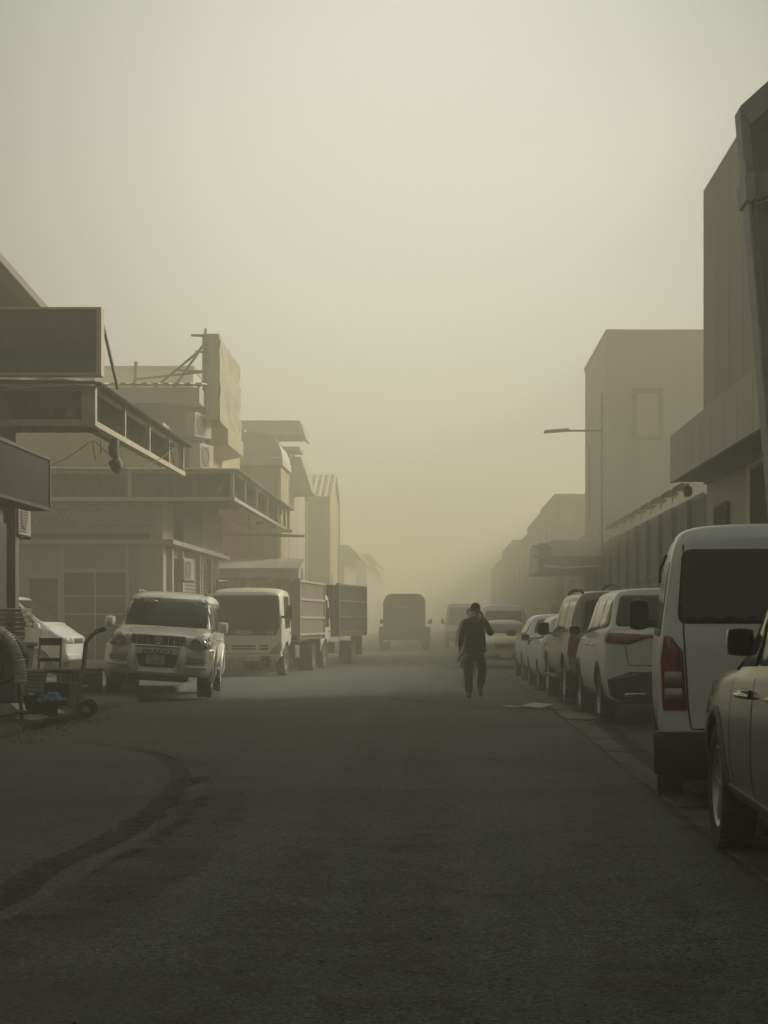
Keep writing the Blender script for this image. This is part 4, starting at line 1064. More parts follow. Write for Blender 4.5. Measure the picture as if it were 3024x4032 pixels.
def mark_mat(name, col, lo, hi, scale, amt):
    """a stain: its own colour where a noise lets it through, clear elsewhere."""
    m = bpy.data.materials.new(name); m.use_nodes = True; nt = m.node_tree; N, L = nt.nodes, nt.links
    b = N['Principled BSDF']; b.inputs['Base Color'].default_value = (*col, 1); b.inputs['Roughness'].default_value = .85; b.inputs['Specular IOR Level'].default_value = .2
    g = N.new('ShaderNodeNewGeometry'); n = N.new('ShaderNodeTexNoise'); n.inputs['Scale'].default_value = scale; n.inputs['Detail'].default_value = 8; n.inputs['Roughness'].default_value = .7
    L.new(g.outputs['Position'], n.inputs['Vector'])
    mr = N.new('ShaderNodeMapRange'); mr.inputs[1].default_value = lo; mr.inputs[2].default_value = hi; mr.inputs[4].default_value = amt; L.new(n.outputs['Fac'], mr.inputs[0])
    L.new(mr.outputs[0], b.inputs['Alpha']); return m

M['asphalt'] = road_mat(); M['pavers'] = paver_mat()
M['sand'] = pm('sand', (.14, .115, .08), .95, .25, .8, bump=.4, bscale=14)
M['kerb'] = pm('kerb', (.128, .120, .096), .9, .22, 1.4, bump=.4, bscale=20)
M['footway'] = pm('footway', (.065, .062, .052), .9, .35, 1.1, bump=.5, bscale=12)
M['mark_dark'] = mark_mat('mark_dark', (.010, .010, .0095), .30, .62, 7, .75)
M['mark_soft'] = mark_mat('mark_soft', (.013, .013, .012), .42, .75, 2.2, .55)
M['mark_pale'] = mark_mat('mark_pale', (.10, .095, .08), .44, .60, 9, .50)

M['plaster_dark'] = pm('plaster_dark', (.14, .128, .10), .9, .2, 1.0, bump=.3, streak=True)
M['mark_dust'] = mark_mat('mark_dust', (.11, .10, .078), .45, .80, 3, .55)
M['mark_tyre'] = mark_mat('mark_tyre', (.012, .012, .012), .34, .74, 9, .80)
def flat(name, x0, x1, y0, y1, z, mat, nx=1, ny=1):
    return struct(MB().sheet((x0, y0, z), (x1 - x0, 0, 0), (0, y1 - y0, 0), nx, ny, lambda a, b_: (0, 0, 0)).build(name, mat, recalc=False))
flat('ground', -690, 690, -290, 1690, -.02, M['sand'])
flat('road', -5.25, 1.72, -12, 900, 0, M['asphalt'])
kb = MB()      # flush concrete edging laid in lengths, then the parking bay and the raised footway
y = -10.0
while y < 420:
    d = rnd.uniform(.85, 1.05); z = .016 + rnd.uniform(-.005, .006); xo = rnd.uniform(-.012, .012)
    kb.box(1.70 + xo, 2.06 + xo, y, y + d - .008, -.1, z); y += d
struct(kb.build('kerb', M['kerb'], bevel=.004))
flat('parking_bay', 2.05, 4.6, -12, 420, .004, M['pavers'])
struct(MB().box(4.6, 9.0, -12, 420, -.1, .13).build('footway', M['footway'], bevel=.02))
# left side: raised footway with a broken edge
def footway_left():
    mb = MB(); pts = []
    yy = -12.0
    while yy < 37:
        n = noise.noise(Vector((yy * 1.3, 3.1, 0))) * .10 + noise.noise(Vector((yy * 5, 1.1, 0))) * .035
        bite = -.18 if 21.0 < yy < 23.4 and int(yy * 3) % 2 == 0 else 0
        pts.append((-5.20 + n + bite, yy)); yy += .22
    for i, (x, y_) in enumerate(pts):
        for dx, z in ((.07, -.05), (.035, .07), (-.02, .115 + .012 * noise.noise(Vector((y_, 0, 0)))), (-1.1, .125), (-3.5, .13), (-16, .13)):
            mb.v.append(Vector((x + dx, y_, z)))
    for i in range(len(pts) - 1):
        for j in range(5): a = i * 6 + j; mb.f.append([a, a + 1, a + 7, a + 6])
    return struct(mb.build('footway', M['footway'], smooth=True))
footway_left()
flat('apron', -22, -5.15, 36, 420, .003, M['footway'])

def ribbon(name, pts, w, mat, z=.004, jitter=.25, label=None):
    mb = MB(); P = [Vector((p[0], p[1], 0)) for p in pts]; fine = []
    for i in range(len(P) - 1):
        a, b_, c, d = P[max(0, i - 1)], P[i], P[i + 1], P[min(len(P) - 1, i + 2)]; k = max(2, int((c - b_).length / .12))
        for j in range(k):
            t = j / k; fine.append(.5 * ((2 * b_) + (c - a) * t + (2 * a - 5 * b_ + 4 * c - d) * t * t + (3 * b_ - a - 3 * c + d) * t ** 3))
    fine.append(P[-1]); n_ = len(fine)
    for i, p in enumerate(fine):
        d = (fine[min(i + 1, n_ - 1)] - fine[max(i - 1, 0)]).normalized(); nn = Vector((-d.y, d.x, 0))
        ww = w(i / n_) if callable(w) else w; e = min(1, i / 5, (n_ - 1 - i) / 5)
        for s in (-1, 1):
            q = p + nn * s * ww / 2 * max(.12, e) * (1 + jitter * noise.noise(Vector((i * .35, s * 9, 0)))); mb.v.append(Vector((q.x, q.y, z)))
    for i in range(n_ - 1): mb.f.append([2 * i, 2 * i + 2, 2 * i + 3, 2 * i + 1])
    return struct(mb.build(name, mat, recalc=False))
def gp(l): return [tuple(G(*p)[:2]) for p in l]
ribbon('tyre_mark', gp([(-120, 3640), (10, 3545), (150, 3440), (280, 3375), (400, 3325), (515, 3262), (615, 3190), (685, 3115), (712, 3060), (690, 3012), (630, 2975), (530, 2950), (400, 2932), (260, 2918)]),
       lambda t: .24 - .09 * t, M['mark_tyre'], jitter=.5)
ribbon('tyre_mark', [(p[0] + .28, p[1] - .12) for p in gp([(150, 3440), (280, 3375), (400, 3325), (515, 3262), (615, 3190), (685, 3115), (712, 3060)])], .09, M['mark_soft'], z=.0049, jitter=.9)
ribbon('tyre_mark', gp([(560, 2950), (650, 2968), (700, 2985), (760, 3000), (812, 3018), (838, 3040), (830, 3062)]), lambda t: .20, M['mark_soft'], z=.006)
ribbon('tyre_mark', gp([(765, 3090), (800, 3062), (845, 3062)]), .30, M['mark_dark'], z=.0065)
ribbon('tyre_mark', gp([(-60, 3800), (150, 3690), (420, 3520), (620, 3400), (800, 3230), (850, 3100)]), .55, M['mark_soft'], z=.0052)
ribbon('road_crack', gp([(1180, 2742), (1400, 2744), (1560, 2752), (1750, 2772), (1950, 2786), (2200, 2800)]), .10, M['mark_dark'], z=.0058, jitter=1.2)
ribbon('road_crack', gp([(1300, 2764), (1500, 2790), (1700, 2796), (1900, 2794)]), .06, M['mark_soft'], z=.0062, jitter=1.0)
ribbon('road_crack', gp([(480, 2832), (700, 2838), (1000, 2836), (1300, 2838)]), .10, M['mark_soft'], z=.0056, jitter=1.2)
ribbon('paint_mark', gp([(0, 3215), (60, 3235), (140, 3232), (250, 3232), (360, 3230)]), .045, M['mark_pale'], z=.0072, jitter=1.4)
ribbon('paint_mark', gp([(800, 3120), (960, 3132), (1100, 3138)]), .12, M['mark_pale'], z=.0074, jitter=1.4)
ribbon('paint_mark', gp([(500, 3040), (600, 3037)]), .05, M['mark_pale'], z=.0076)
ribbon('paint_mark', gp([(1600, 3232), (1668, 3228)]), .06, M['mark_pale'], z=.0078)
ribbon('paint_mark', gp([(1290, 2780), (1450, 2784)]), .10, M['mark_pale'], z=.0080)
ribbon('dust_trail', gp([(1500, 4100), (1600, 3600), (1660, 3200), (1700, 2900), (1725, 2700)]), .45, M['mark_dust'], z=.0096, jitter=.6)
ribbon('dust_trail', gp([(700, 4100), (1100, 3600), (1350, 3200), (1500, 2900), (1620, 2700)]), .40, M['mark_dust'], z=.0098, jitter=.6)
ribbon('dirt_line', [(1.72, 8), (1.70, 14), (1.76, 20), (1.70, 27), (1.74, 36)], .16, M['mark_soft'], z=.022, jitter=1.3)
ribbon('dirt_line', [(2.02, 9), (2.06, 13), (2.00, 17), (2.08, 22), (2.04, 30)], .22, M['mark_dark'], z=.024, jitter=1.5)
ribbon('dust_trail', gp([(2650, 4000), (2500, 3550), (2330, 3150), (2180, 2900)]), .55, M['mark_dust'], z=.0100, jitter=.6)
ribbon('oil_stain', gp([(880, 3836), (940, 3834), (1000, 3834)]), .10, M['mark_dark'], z=.0082)
ribbon('oil_stain', gp([(2505, 3386), (2560, 3388), (2610, 3390)]), .11, M['mark_dark'], z=.0084)
ribbon('oil_stain', gp([(1740, 3642), (1800, 3660), (1830, 3650)]), .04, M['mark_pale'], z=.0086)

# loose grit, pebbles and scraps nobody could count
def grit():
    mb = MB(); r_ = random.Random(5)
    def stone(x, y, s, fl=.5):
        a = r_.uniform(0, PI); rot = Matrix.Rotation(a, 3, 'Z'); base = len(mb.v)
        for (u, v, w) in ((-1, -.6, 0), (1, -.8, 0), (.8, .9, 0), (-.9, .7, 0), (-.5, -.2, 1), (.5, -.4, .8), (.4, .5, 1.1), (-.4, .4, .7)):
            q = rot @ Vector((u * s * r_.uniform(.6, 1.2), v * s * r_.uniform(.6, 1.2), 0)); mb.v.append(Vector((x + q.x, y + q.y, .002 + w * s * fl)))
        for f in ((0, 1, 5, 4), (1, 2, 6, 5), (2, 3, 7, 6), (3, 0, 4, 7), (4, 5, 6, 7)): mb.f.append([base + i for i in f])
    for _ in range(380):
        y_ = 5.5 + 22 * r_.random() ** 1.5; x = r_.gauss(1.35, .55) if r_.random() < .6 else r_.uniform(-4.8, 2.4)
        if -5.1 < x < 3.4: stone(x, y_, r_.uniform(.003, .011))
    for _ in range(90):
        y_ = r_.uniform(19.5, 24.5); x = -5.05 + r_.gauss(0, .28); stone(x, y_, r_.uniform(.008, .028))
    for (px, py, k, sx, sy) in ((2640, 3400, 26, .18, .5), (2780, 3480, 18, .12, .3), (2560, 3150, 22, .15, .9), (2600, 3700, 14, .25, .3), (1900, 3300, 20, 1.3, 1.2), (700, 3500, 26, .9, 1.2), (2300, 2960, 20, .25, 1.5)):
        c = G(px, py)
        for _ in range(k): stone(c.x + r_.gauss(0, sx), c.y + r_.gauss(0, sy), r_.uniform(.004, .014), .25)
    return mb.build('gravel', pm('grit', (.040, .037, .030), .9, .6, 8))
tag(grit(), 'dark grit and small stones scattered over the asphalt', 'gravel', kind='stuff')

# ------------------------------------------------------------------ right side buildings
def window(parent, x0, x1, y0, y1, z0, z1, fr=.06, mat=None, name='window', frame=None, div=0):
    """window lying in a wall of constant x (x0 == x1) or constant y (y0 == y1)."""
    mb = MB()
    if abs(y1 - y0) < 1e-6:
        mb.box(x0, x1, y0 - .02, y0 + .06, z0, z1)
    else: mb.box(x0 - .02, x0 + .06, y0, y1, z0, z1)
    w = mb.build(name, mat or M['glass_dark'], parent)
    f = MB()
    if abs(y1 - y0) < 1e-6:
        ya, yb = y0 - .06, y0 + .02
        f.box(x0 - fr, x1 + fr, ya, yb, z1, z1 + fr).box(x0 - fr, x1 + fr, ya, yb, z0 - fr, z0).box(x0 - fr, x0, ya, yb, z0, z1).box(x1, x1 + fr, ya, yb, z0, z1)
        for k in range(div): xx = x0 + (x1 - x0) * (k + 1) / (div + 1); f.box(xx - .02, xx + .02, ya + .02, yb, z0, z1)
    else:
        xa, xb = x0 - .06, x0 + .02
        f.box(xa, xb, y0 - fr, y1 + fr, z1, z1 + fr).box(xa, xb, y0 - fr, y1 + fr, z0 - fr, z0).box(xa, xb, y0 - fr, y0, z0, z1).box(xa, xb, y1, y1 + fr, z0, z1)
        for k in range(div): yy = y0 + (y1 - y0) * (k + 1) / (div + 1); f.box(xa + .02, xb, yy - .02, yy + .02, z0, z1)
    f.build('frame', frame or M['steel_dark'], w)
    return w

# A: clad tower block at the right edge, its far corner 36 m away
A = thing('clad_building', (8, 30, 0), 'tall building clad in plain grey-brown panels at the right edge, above the white van', 'building')
AX, AY = 5.5, 36.3
MB().box(AX + .2, 16.9, -41.9, 28.6, 10.3, 12.6).build('upper_wall', M['panel_grey'], A)  # extra height added out of view, to deepen the shade on the near street
mb = MB(); y = 13.0; cuts = [-42.0, -30.0, -18.0, -6.0, 4.0, 13.0, 15.6, 18.2, 20.8, 23.4, 25.6, 27.8, 29.9, 31.5, 33.0, 34.55, AY]
for a_, b_ in zip(cuts[:-1], cuts[1:]): mb.box(AX - .03, AX + .10, a_ + .014, b_ - .014 if b_ != AY else AY, 4.25, 10.42)
mb.build('cladding', M['panel_grey'], A, bevel=.004)
MB().box(AX + .04, 17, -42.0, AY - .01, 0, 10.38).build('wall', M['panel_grey'], A)  # wall and cladding run on behind the camera, added to shade the foreground
mb = MB()
for a_, b_ in zip(cuts[:-1], cuts[1:]):
    if b_ < 33: mb.box(AX + .02, AX + .05, a_ + .01, b_ - .01, .13, 4.2)
mb.build('lower_cladding', M['panel_pale'], A, bevel=.004)
window(A, AX, AX, 33.45, 34.75, 1.6, 3.65, .05, M['opening']); window(A, AX, AX, 27.2, 30.6, 1.2, 4.05, .05, M['opening'], div=1)
# projecting canopy band of panels
can = MB(); CX = 4.8
ys = [17.0, 18.6, 20.2, 21.7, 23.3, 24.9, 26.6, 28.0, 29.4, 30.7, 32.0, 33.2, 34.2, 35.25, AY]
for a_, b_ in zip(ys[:-1], ys[1:]): can.box(CX - .03, CX + .06, a_ + .013, b_ - .013 if b_ != AY else AY, 4.28, 5.26)
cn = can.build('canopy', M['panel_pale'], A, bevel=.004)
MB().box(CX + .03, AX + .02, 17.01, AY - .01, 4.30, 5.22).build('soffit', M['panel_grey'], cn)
sl = thing('hanging_lantern', W(2709, 1902, 35.6), 'small dark lantern hanging under the end of the panelled canopy', 'lantern', local=True)
MB().lathe([(0, .001), (0, .018), (-.06, .018), (-.07, .06), (-.10, .085), (-.20, .095), (-.26, .075), (-.27, .001)], 'z', n=14).build('shade', M['plastic_dark'], sl, smooth=True)
MB().lathe([(-.268, .001), (-.268, .055), (-.29, .045), (-.29, .001)], 'z', n=14).build('lamp_glass', M['lamp_grey'], sl, smooth=True)

EB = thing('unseen_shade_block', (0, -50, 0), 'unseen grey block added behind the viewer to shade the near street', 'building')  # added out of view, to darken the foreground haze and the van's reflections
MB().box(-30, 30, -60, -43, 0, 12.4).build('wall', M['plaster_grey'], EB, bevel=.02)
for k_ in range(7): MB().box(-18 + k_ * 5.2, -15.4 + k_ * 5.2, -43.06, -42.98, 4.6, 6.6).build('window', M['opening'], EB)
for k_ in range(5): MB().corr((-13 + k_ * 5.4, -42.95, .1), (0, 0, 3.2), (4.4, 0, 0), .03, .16, (0, 1, 0)).build('shutter', M['sheet_dark'], EB, solid=.01)
# leaning steel frame close behind the van
T = thing('sign_gantry', (3.9, 19.5, 0), 'leaning grey steel sign frame rising out of the picture at the top right', 'gantry')
def TP(px, py, Y=19.5): return W(px, py, Y)
def plate(name, px, y0, y1):
    return MB().prism([(TP(x, y).x, TP(x, y).z) for x, y in px], 'y', y0, y1).build(name, M['steel_blue'], T, bevel=.008)
plate('post', [(2905, 433), (2946, 478), (3150, 2880), (3106, 2880)], 19.40, 19.72)
plate('post_flange', [(2921, 640), (2934, 640), (3120, 2880), (3106, 2880)], 19.34, 19.399)
plate('top_beam', [(2907, 431), (3300, 78), (3300, 190), (2948, 505)], 19.35, 19.70)
plate('cross_beam', [(2950, 712), (3300, 560), (3300, 668), (2962, 800)], 19.42, 19.66)
plate('clamp', [(2915, 716), (2954, 694), (2964, 798), (2940, 816), (2924, 806)], 19.24, 19.76)
plate('panel', [(2958, 806), (3300, 670), (3420, 2860), (3130, 2860)], 19.62, 19.66)
plate('panel', [(2946, 500), (3300, 180), (3300, 570), (2952, 716)], 19.80, 19.84)
MB().box(4.5, 4.62, 19.73, 19.8, .13, 8.0).build('post', M['steel_blue'], T, bevel=.01)

# corrugated boundary fence with posts and a row of little flood lamps
Fx = 5.6
fe = thing('metal_fence', (Fx, 46, .13), 'tall corrugated metal fence with dark posts along the right footway', 'fence')
MB().corr((Fx + .05, 36.5, .13), (0, 26.5, 0), (0, 0, 3.95), .05, .22, (-1, 0, 0)).build('fence_sheet', M['sheet_grey'], fe, solid=.01)
for k in range(10): yy = 38.9 + k * 2.62; MB().box(Fx - .11, Fx - .01, yy - .05, yy + .05, .13, 4.1).build('post', M['steel_dark'], fe)
MB().box(Fx - .03, Fx + .03, 37.0, 63, 4.09, 4.15).build('top_rail', M['steel_cream'], fe, bevel=.01)
MB().box(Fx - .05, Fx - .0, 36.5, 63, 2.5, 2.6).build('rail', M['steel_dark'], fe)
fl0 = None
for k, yy in enumerate((39.3, 41.4, 43.6, 45.8, 48.0, 50.4, 52.8, 55.3)):
    if fl0 is None:
        fl0 = thing('flood_lamp', (Fx - .1, yy, 4.2), 'small hooded flood lamp on top of the corrugated fence', 'flood lamp', 'flood lamps along the fence top', local=True)
        MB().tube([(0, 0, 0), (0, 0, .12), (-.06, 0, .20)], .018, 6).build('bracket', M['steel_dark'], fl0)
        MB().prism([(-.30, .10), (-.26, .22), (-.08, .32), (.12, .24), (.14, .20)], 'y', -.14, .14).build('hood', M['plastic_dark'], fl0, bevel=.01)
        MB().box(-.24, .08, -.12, .12, .12, .19).build('lamp_glass', M['lamp_grey'], fl0)
        fl0['_first'] = 1
    else:
        c = link_copy(fl0); c.location = (Fx - .1, yy, 4.2)
    (fl0 if k == 0 else c)['label'] = 'small hooded flood lamp on top of the corrugated fence'
del fl0['_first']

# B: big plain block with a raised window surround
B = thing('plain_block', (14, 68, 0), 'large plain building with a single framed window on its flat end wall', 'building')
MB().box(6.0, 24, 63.3, 73.0, 0, 12.0).build('wall', M['plaster_grey'], B, bevel=.02)
MB().box(5.96, 24.05, 63.26, 73.04, 11.92, 12.06).build('parapet', M['plaster_grey'], B)
p0, p1 = W(2506, 1716, 63.3), W(2591, 1548, 63.3)
w = MB().box(p0.x, p1.x, 63.26, 63.32, p0.z, p1.z).build('window', M['plaster_pale'], B)
f = MB(); t = .16
f.box(p0.x - t, p1.x + t, 63.14, 63.29, p1.z, p1.z + t).box(p0.x - t, p1.x + t, 63.14, 63.29, p0.z - t, p0.z).box(p0.x - t, p0.x, 63.14, 63.29, p0.z, p1.z).box(p1.x, p1.x + t, 63.14, 63.29, p0.z, p1.z)
f.build('window_surround', M['steel_dark'], w)
for yy, z0, z1 in ((64.5, 6.5, 9.4), (70.6, 5.6, 8.6)): MB().box(5.93, 6.02, yy - .12, yy + .12, z0, z1).build('window_slit', M['steel_dark'], B)
# lower shop front of that block with its deep cluttered canopy
S = thing('shop_canopy', (4.8, 65, 0), 'deep boxy canopy over a shop on the right, with worn clutter at its outer end', 'canopy')
MB().box(3.75, 6.0, 60.0, 66.0, 3.62, 4.20).build('fascia', M['panel_pale'], S, bevel=.02)
MB().box(3.30, 3.74, 60.2, 66.0, 3.1, 4.1).build('fascia_end', M['panel_grey'], S, bevel=.03)
MB().box(3.6, 6.2, 60.3, 72.8, 3.25, 3.58).build('roof_slab', M['plaster_grey'], S)
q = MB()
for k in range(9): q.obox((3.3 + rnd.uniform(-.12, .7), 60.1 + rnd.uniform(-.2, .1), 3.45 + rnd.uniform(-.3, .7)), (rnd.uniform(.15, .5), .1, rnd.uniform(.04, .16)), Matrix.Rotation(rnd.uniform(-.6, .6), 3, 'Y'))
q.build('torn_panel', M['sheet_grey'], S)
MB().box(5.4, 6.0, 62.5, 66.0, .1, 3.25).build('pier', M['plaster_grey'], S)
MB().tube([(3.5, 59.95, 3.3), (4.2, 59.95, 3.22), (5.9, 60, 3.3)], .05, 6).build('pipe', M['steel_white'], S)

def blockx(name, label, X0, X1, Y0, Y1, H, mat, side=1, parap=.0, wins=(), cat='building'):
    b = thing(name, ((X0 + X1) / 2, (Y0 + Y1) / 2, 0), label, cat)
    MB().box(min(X0, X1), max(X0, X1), Y0, Y1, 0, H).build('wall', mat, b, bevel=.02)
    MB().box(min(X0, X1) - .05, max(X0, X1) + .05, Y0 - .05, Y1 + .05, H - .18, H + .03).build('parapet', mat, b)
    xf = X0
    for (y0, y1, z0, z1) in wins:
        q = MB().box(xf - .04, xf + .04, y0, y1, z0, z1).build('window', M['sheet_grey'], b)
        MB().box(xf - .07, xf + .07, y0 - .08, y1 + .08, z1, z1 + .1).box(xf - .09, xf + .09, y0 - .1, y1 + .1, z0 - .1, z0).build('frame', M['plaster_pale'], q)
    return b
blockx('low_building', 'hazy two storey building left of the plain block, nearest of the fading right row', 6.0, 20, 92.3, 106, 8.14, M['plaster_tan'], wins=[(94, 96, 4.6, 6.4), (99, 101, 4.6, 6.4), (93.5, 105, .4, 3.2)])
blockx('low_building', 'hazy building with a flat roof, second of the fading right row', 6.0, 20, 107, 123, 7.95, M['plaster_grey'], wins=[(110, 112, 4.6, 6.2), (116, 118, 4.6, 6.2), (108, 121, .4, 3.2)])
blockx('low_building', 'faint building with a slightly lower roof, third of the fading right row', 6.1, 20, 124, 146, 7.6, M['plaster_tan'], wins=[(128, 131, 4.4, 6), (137, 140, 4.4, 6)])
blockx('low_building', 'very faint building, fourth of the fading right row', 6.0, 20, 147.5, 176, 8.3, M['plaster_pale'], wins=[(152, 155, 4.4, 6), (164, 167, 4.4, 6)])
blockx('low_building', 'last building to be made out along the right row, almost lost in the dust', 6.4, 20, 190, 230, 8.2, M['plaster_grey'], wins=[(190, 194, 4.4, 6), (206, 210, 4.4, 6)])
blockx('garage_block', 'low dark building set behind the deep canopy on the right', 6.4, 18, 73.3, 91.8, 5.2, M['plaster_grey'], wins=[(76, 80, .5, 3.4), (84, 88, .5, 3.4)])
wl = thing('boundary_wall', (4.9, 76, 0), 'low pale wall beyond the parked cars on the right', 'wall')
for k, (a_, b_) in enumerate(((70, 72.3), (72.36, 74.7), (74.76, 77.1), (77.16, 80))): MB().box(4.35, 4.6, a_, b_, 0, 2.02 + .03 * (k % 2)).build('wall_panel', M['sheet_white'], wl, bevel=.02)
MB().box(4.36, 7.4, 69.7, 69.95, 0, 2.0).build('wall_panel', M['sheet_white'], wl, bevel=.02)

# street lamp
SL = thing('street_lamp', (5.0, 54.2, .13), 'thin street lamp with one long arm reaching over the road on the right', 'street lamp')
MB().tube([(5.0, 54.2, .13), (5.0, 54.2, 4.5), (5.0, 54.2, 8.55)], [.06, .045, .035], 10).build('pole', M['plaster_dark'], SL, smooth=True)
MB().tube([(5.0, 54.2, 7.36), (4.2, 54.2, 7.35), (3.8, 54.2, 7.35)], .032, 8).build('arm', M['steel_dark'], SL)
MB().prism([(3.16, 7.27), (3.18, 7.36), (3.95, 7.42), (3.95, 7.33)], 'y', 54.08, 54.32).build('lamp_head', M['steel_dark'], SL, bevel=.015)
MB().lathe([(.0, .13), (.35, .12), (.38, .085)], 'z', (5.0, 54.2, .13), 10).build('base', M['steel_dark'], SL)

# ------------------------------------------------------------------ left side
# near workshop with a steep gable; only its far end is in view
N1 = thing('gabled_workshop', (-10, 22, 0), 'near workshop at the left edge with a steep overhanging gable roof', 'building')
MB().box(-16, -7.3, -42, 29.5, 0, 6.4).build('wall', M['plaster_dark'], N1)  # unseen stretch behind the camera added to keep light off the near road
sl_ = (7.66 - 6.6) / (7.55 - 6.62)
def gl(x, off=0): return 6.20 + (-6.62 - x) * sl_ + off
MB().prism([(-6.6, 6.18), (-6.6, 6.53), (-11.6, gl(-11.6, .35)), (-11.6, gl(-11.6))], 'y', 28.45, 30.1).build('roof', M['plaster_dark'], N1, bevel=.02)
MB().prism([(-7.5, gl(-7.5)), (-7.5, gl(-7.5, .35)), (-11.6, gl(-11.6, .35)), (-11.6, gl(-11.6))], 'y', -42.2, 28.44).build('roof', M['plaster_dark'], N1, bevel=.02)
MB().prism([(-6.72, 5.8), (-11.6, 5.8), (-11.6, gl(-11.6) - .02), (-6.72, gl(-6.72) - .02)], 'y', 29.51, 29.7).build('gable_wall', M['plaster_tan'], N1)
MB().tube([(-8.6, 29.6, gl(-8.6) - .3), (-7.9, 29.55, gl(-7.9) - .55), (-7.5, 29.55, 6.6)], .04, 6).build('downpipe', M['plastic_dark'], N1)
for y0 in (27.2, 28.75): MB().box(-7.32, -7.12, y0, y0 + .25, .13, 3.4).build('pier', M['plaster_dark'], N1, bevel=.01)
MB().box(-7.30, -7.25, 27.5, 28.7, .15, 3.0).build('shutter', M['sheet_dark'], N1)
MB().box(-7.36, -7.02, 22, 29.9, 3.36, 3.52).build('ledge', M['plaster_grey'], N1, bevel=.01)
MB().box(-7.34, -7.22, 28.9, 29.2, 1.2, 2.3).build('notice_board', M['sign_grey'], N1)
SB = thing('signboard', (-6.1, 23, 3.5), 'dark box signboard hung along the near workshop at the left edge', 'sign')
MB().box(-6.3, -6.02, 17, 26.4, 3.10, 3.84).build('sign_face', M['sign_dark'], SB, bevel=.01)
MB().box(-6.34, -6.0, 26.36, 26.44, 3.06, 3.88).box(-6.34, -6.0, 17, 26.4, 3.06, 3.11).box(-6.34, -6.0, 17, 26.4, 3.83, 3.88).build('sign_frame', M['steel_dark'], SB)
for y0 in (20, 25.5): MB().bar((-6.2, y0, 3.5), (-7.3, y0, 3.5), .06).build('bracket', M['steel_dark'], SB)

def ac_unit(loc, rotz, label, first=None, s=1.0):
    if first is not None:
        c = link_copy(first); c.location = loc; c.rotation_euler = (0, 0, rotz); c.scale = (s, s, s); c['label'] = label; return c
    a = thing('air_conditioner', loc, label, 'air conditioner', 'air conditioner boxes on the left buildings', local=True); a.rotation_euler = (0, 0, rotz)
    MB().box(-.42, .42, -.30, 0, 0, .62).build('casing', M['plastic_cream'], a, bevel=.02)
    g = MB()
    for k in range(11): g.box(-.36, .12, -.312, -.302, .06 + k * .046, .075 + k * .046)
    g.lathe([(-.316, .21), (-.325, .20), (-.316, .19)], 'y', (-.12, 0, .31), 24); g.build('grille', M['plastic_dark'], a)
    MB().bar((-.35, .06, -.03), (-.35, -.32, -.03), .04).build('bracket', M['steel_dark'], a); MB().bar((.35, .06, -.03), (.35, -.32, -.03), .04).build('bracket', M['steel_dark'], a)
    return a
AC0 = ac_unit((-7.37, 29.2, 2.82), R(90), 'air conditioner box on the near workshop, just under the dark signboard')

def canopy(name, label, x_out, x_in, y0, y1, zb, zt, posts_front, posts_side, roof, back, frame, over=.18, drop=.16):
    c = thing(name, ((x_out + x_in) / 2, (y0 + y1) / 2, zb), label, 'canopy')
    MB().box(x_in, x_out + .05, y0 - .05, y0 + .05, zb - .05, zb + .05).build('front_beam', frame, c, bevel=.006)
    MB().box(x_out - .05, x_out + .05, y0 + .06, y1, zb - .05, zb + .05).build('side_beam', frame, c, bevel=.006)
    for x in posts_front: MB().box(x - .045, x + .045, y0 - .045, y0 + .045, zb + .05, zt - .03).build('strut', frame, c)
    for y in posts_side: MB().box(x_out - .045, x_out + .045, y - .045, y + .045, zb + (.05 if y > y0 else .05), zt - .03).build('strut', frame, c)
    MB().box(x_in, x_out, y0 + .06, y0 + .12, zt - .12, zt - .03).box(x_out - .06, x_out, y0 + .1, y1, zt - .12, zt - .03).build('top_rail', frame, c)
    MB().corr((x_in, y1 + over, zt), (0, -(y1 - y0) - 2 * over, 0), (x_out - x_in + over, 0, -drop * .3), .035, .20, (0, 0, 1)).build('roof_sheet', roof, c, solid=.01)
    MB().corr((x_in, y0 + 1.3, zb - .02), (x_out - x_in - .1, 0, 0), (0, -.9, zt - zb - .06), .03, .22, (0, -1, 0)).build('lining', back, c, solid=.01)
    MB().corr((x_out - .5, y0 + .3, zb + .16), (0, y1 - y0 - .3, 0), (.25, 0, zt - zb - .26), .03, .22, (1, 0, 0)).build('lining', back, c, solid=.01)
    return c
UC = canopy('steel_canopy', 'upper steel framed canopy with corrugated roof, under the big dark billboard', -5.78, -7.35, 28.4, 38.4, 4.64, 5.30, (), (31.2, 33.8, 36.2, 38.2), M['sheet_dark'], M['sheet_dark'], M['steel_cream'])
MB().box(-5.93, -5.70, 28.3, 28.46, 4.58, 5.32).build('corner_post', M['steel_cream'], UC, bevel=.01)
# ragged cloth lying on the canopy's front edge
cl = MB().sheet((-9.9, 28.12, 5.31), (4.2, 0, 0), (0, .55, .14), 70, 8, lambda a, b_: (0, .05 * noise.noise(Vector((a * 14, b_ * 3, 0))), .07 * noise.noise(Vector((a * 11, b_ * 4, 2))) - (1 - b_) * .10 * (1 + noise.noise(Vector((a * 6, 5, 0))))))
tag(cl.build('cloth', M['cloth_grey'], smooth=True, solid=.01, angle=80), 'crumpled grey cloth lying along the upper canopy edge below the billboard', 'cloth')
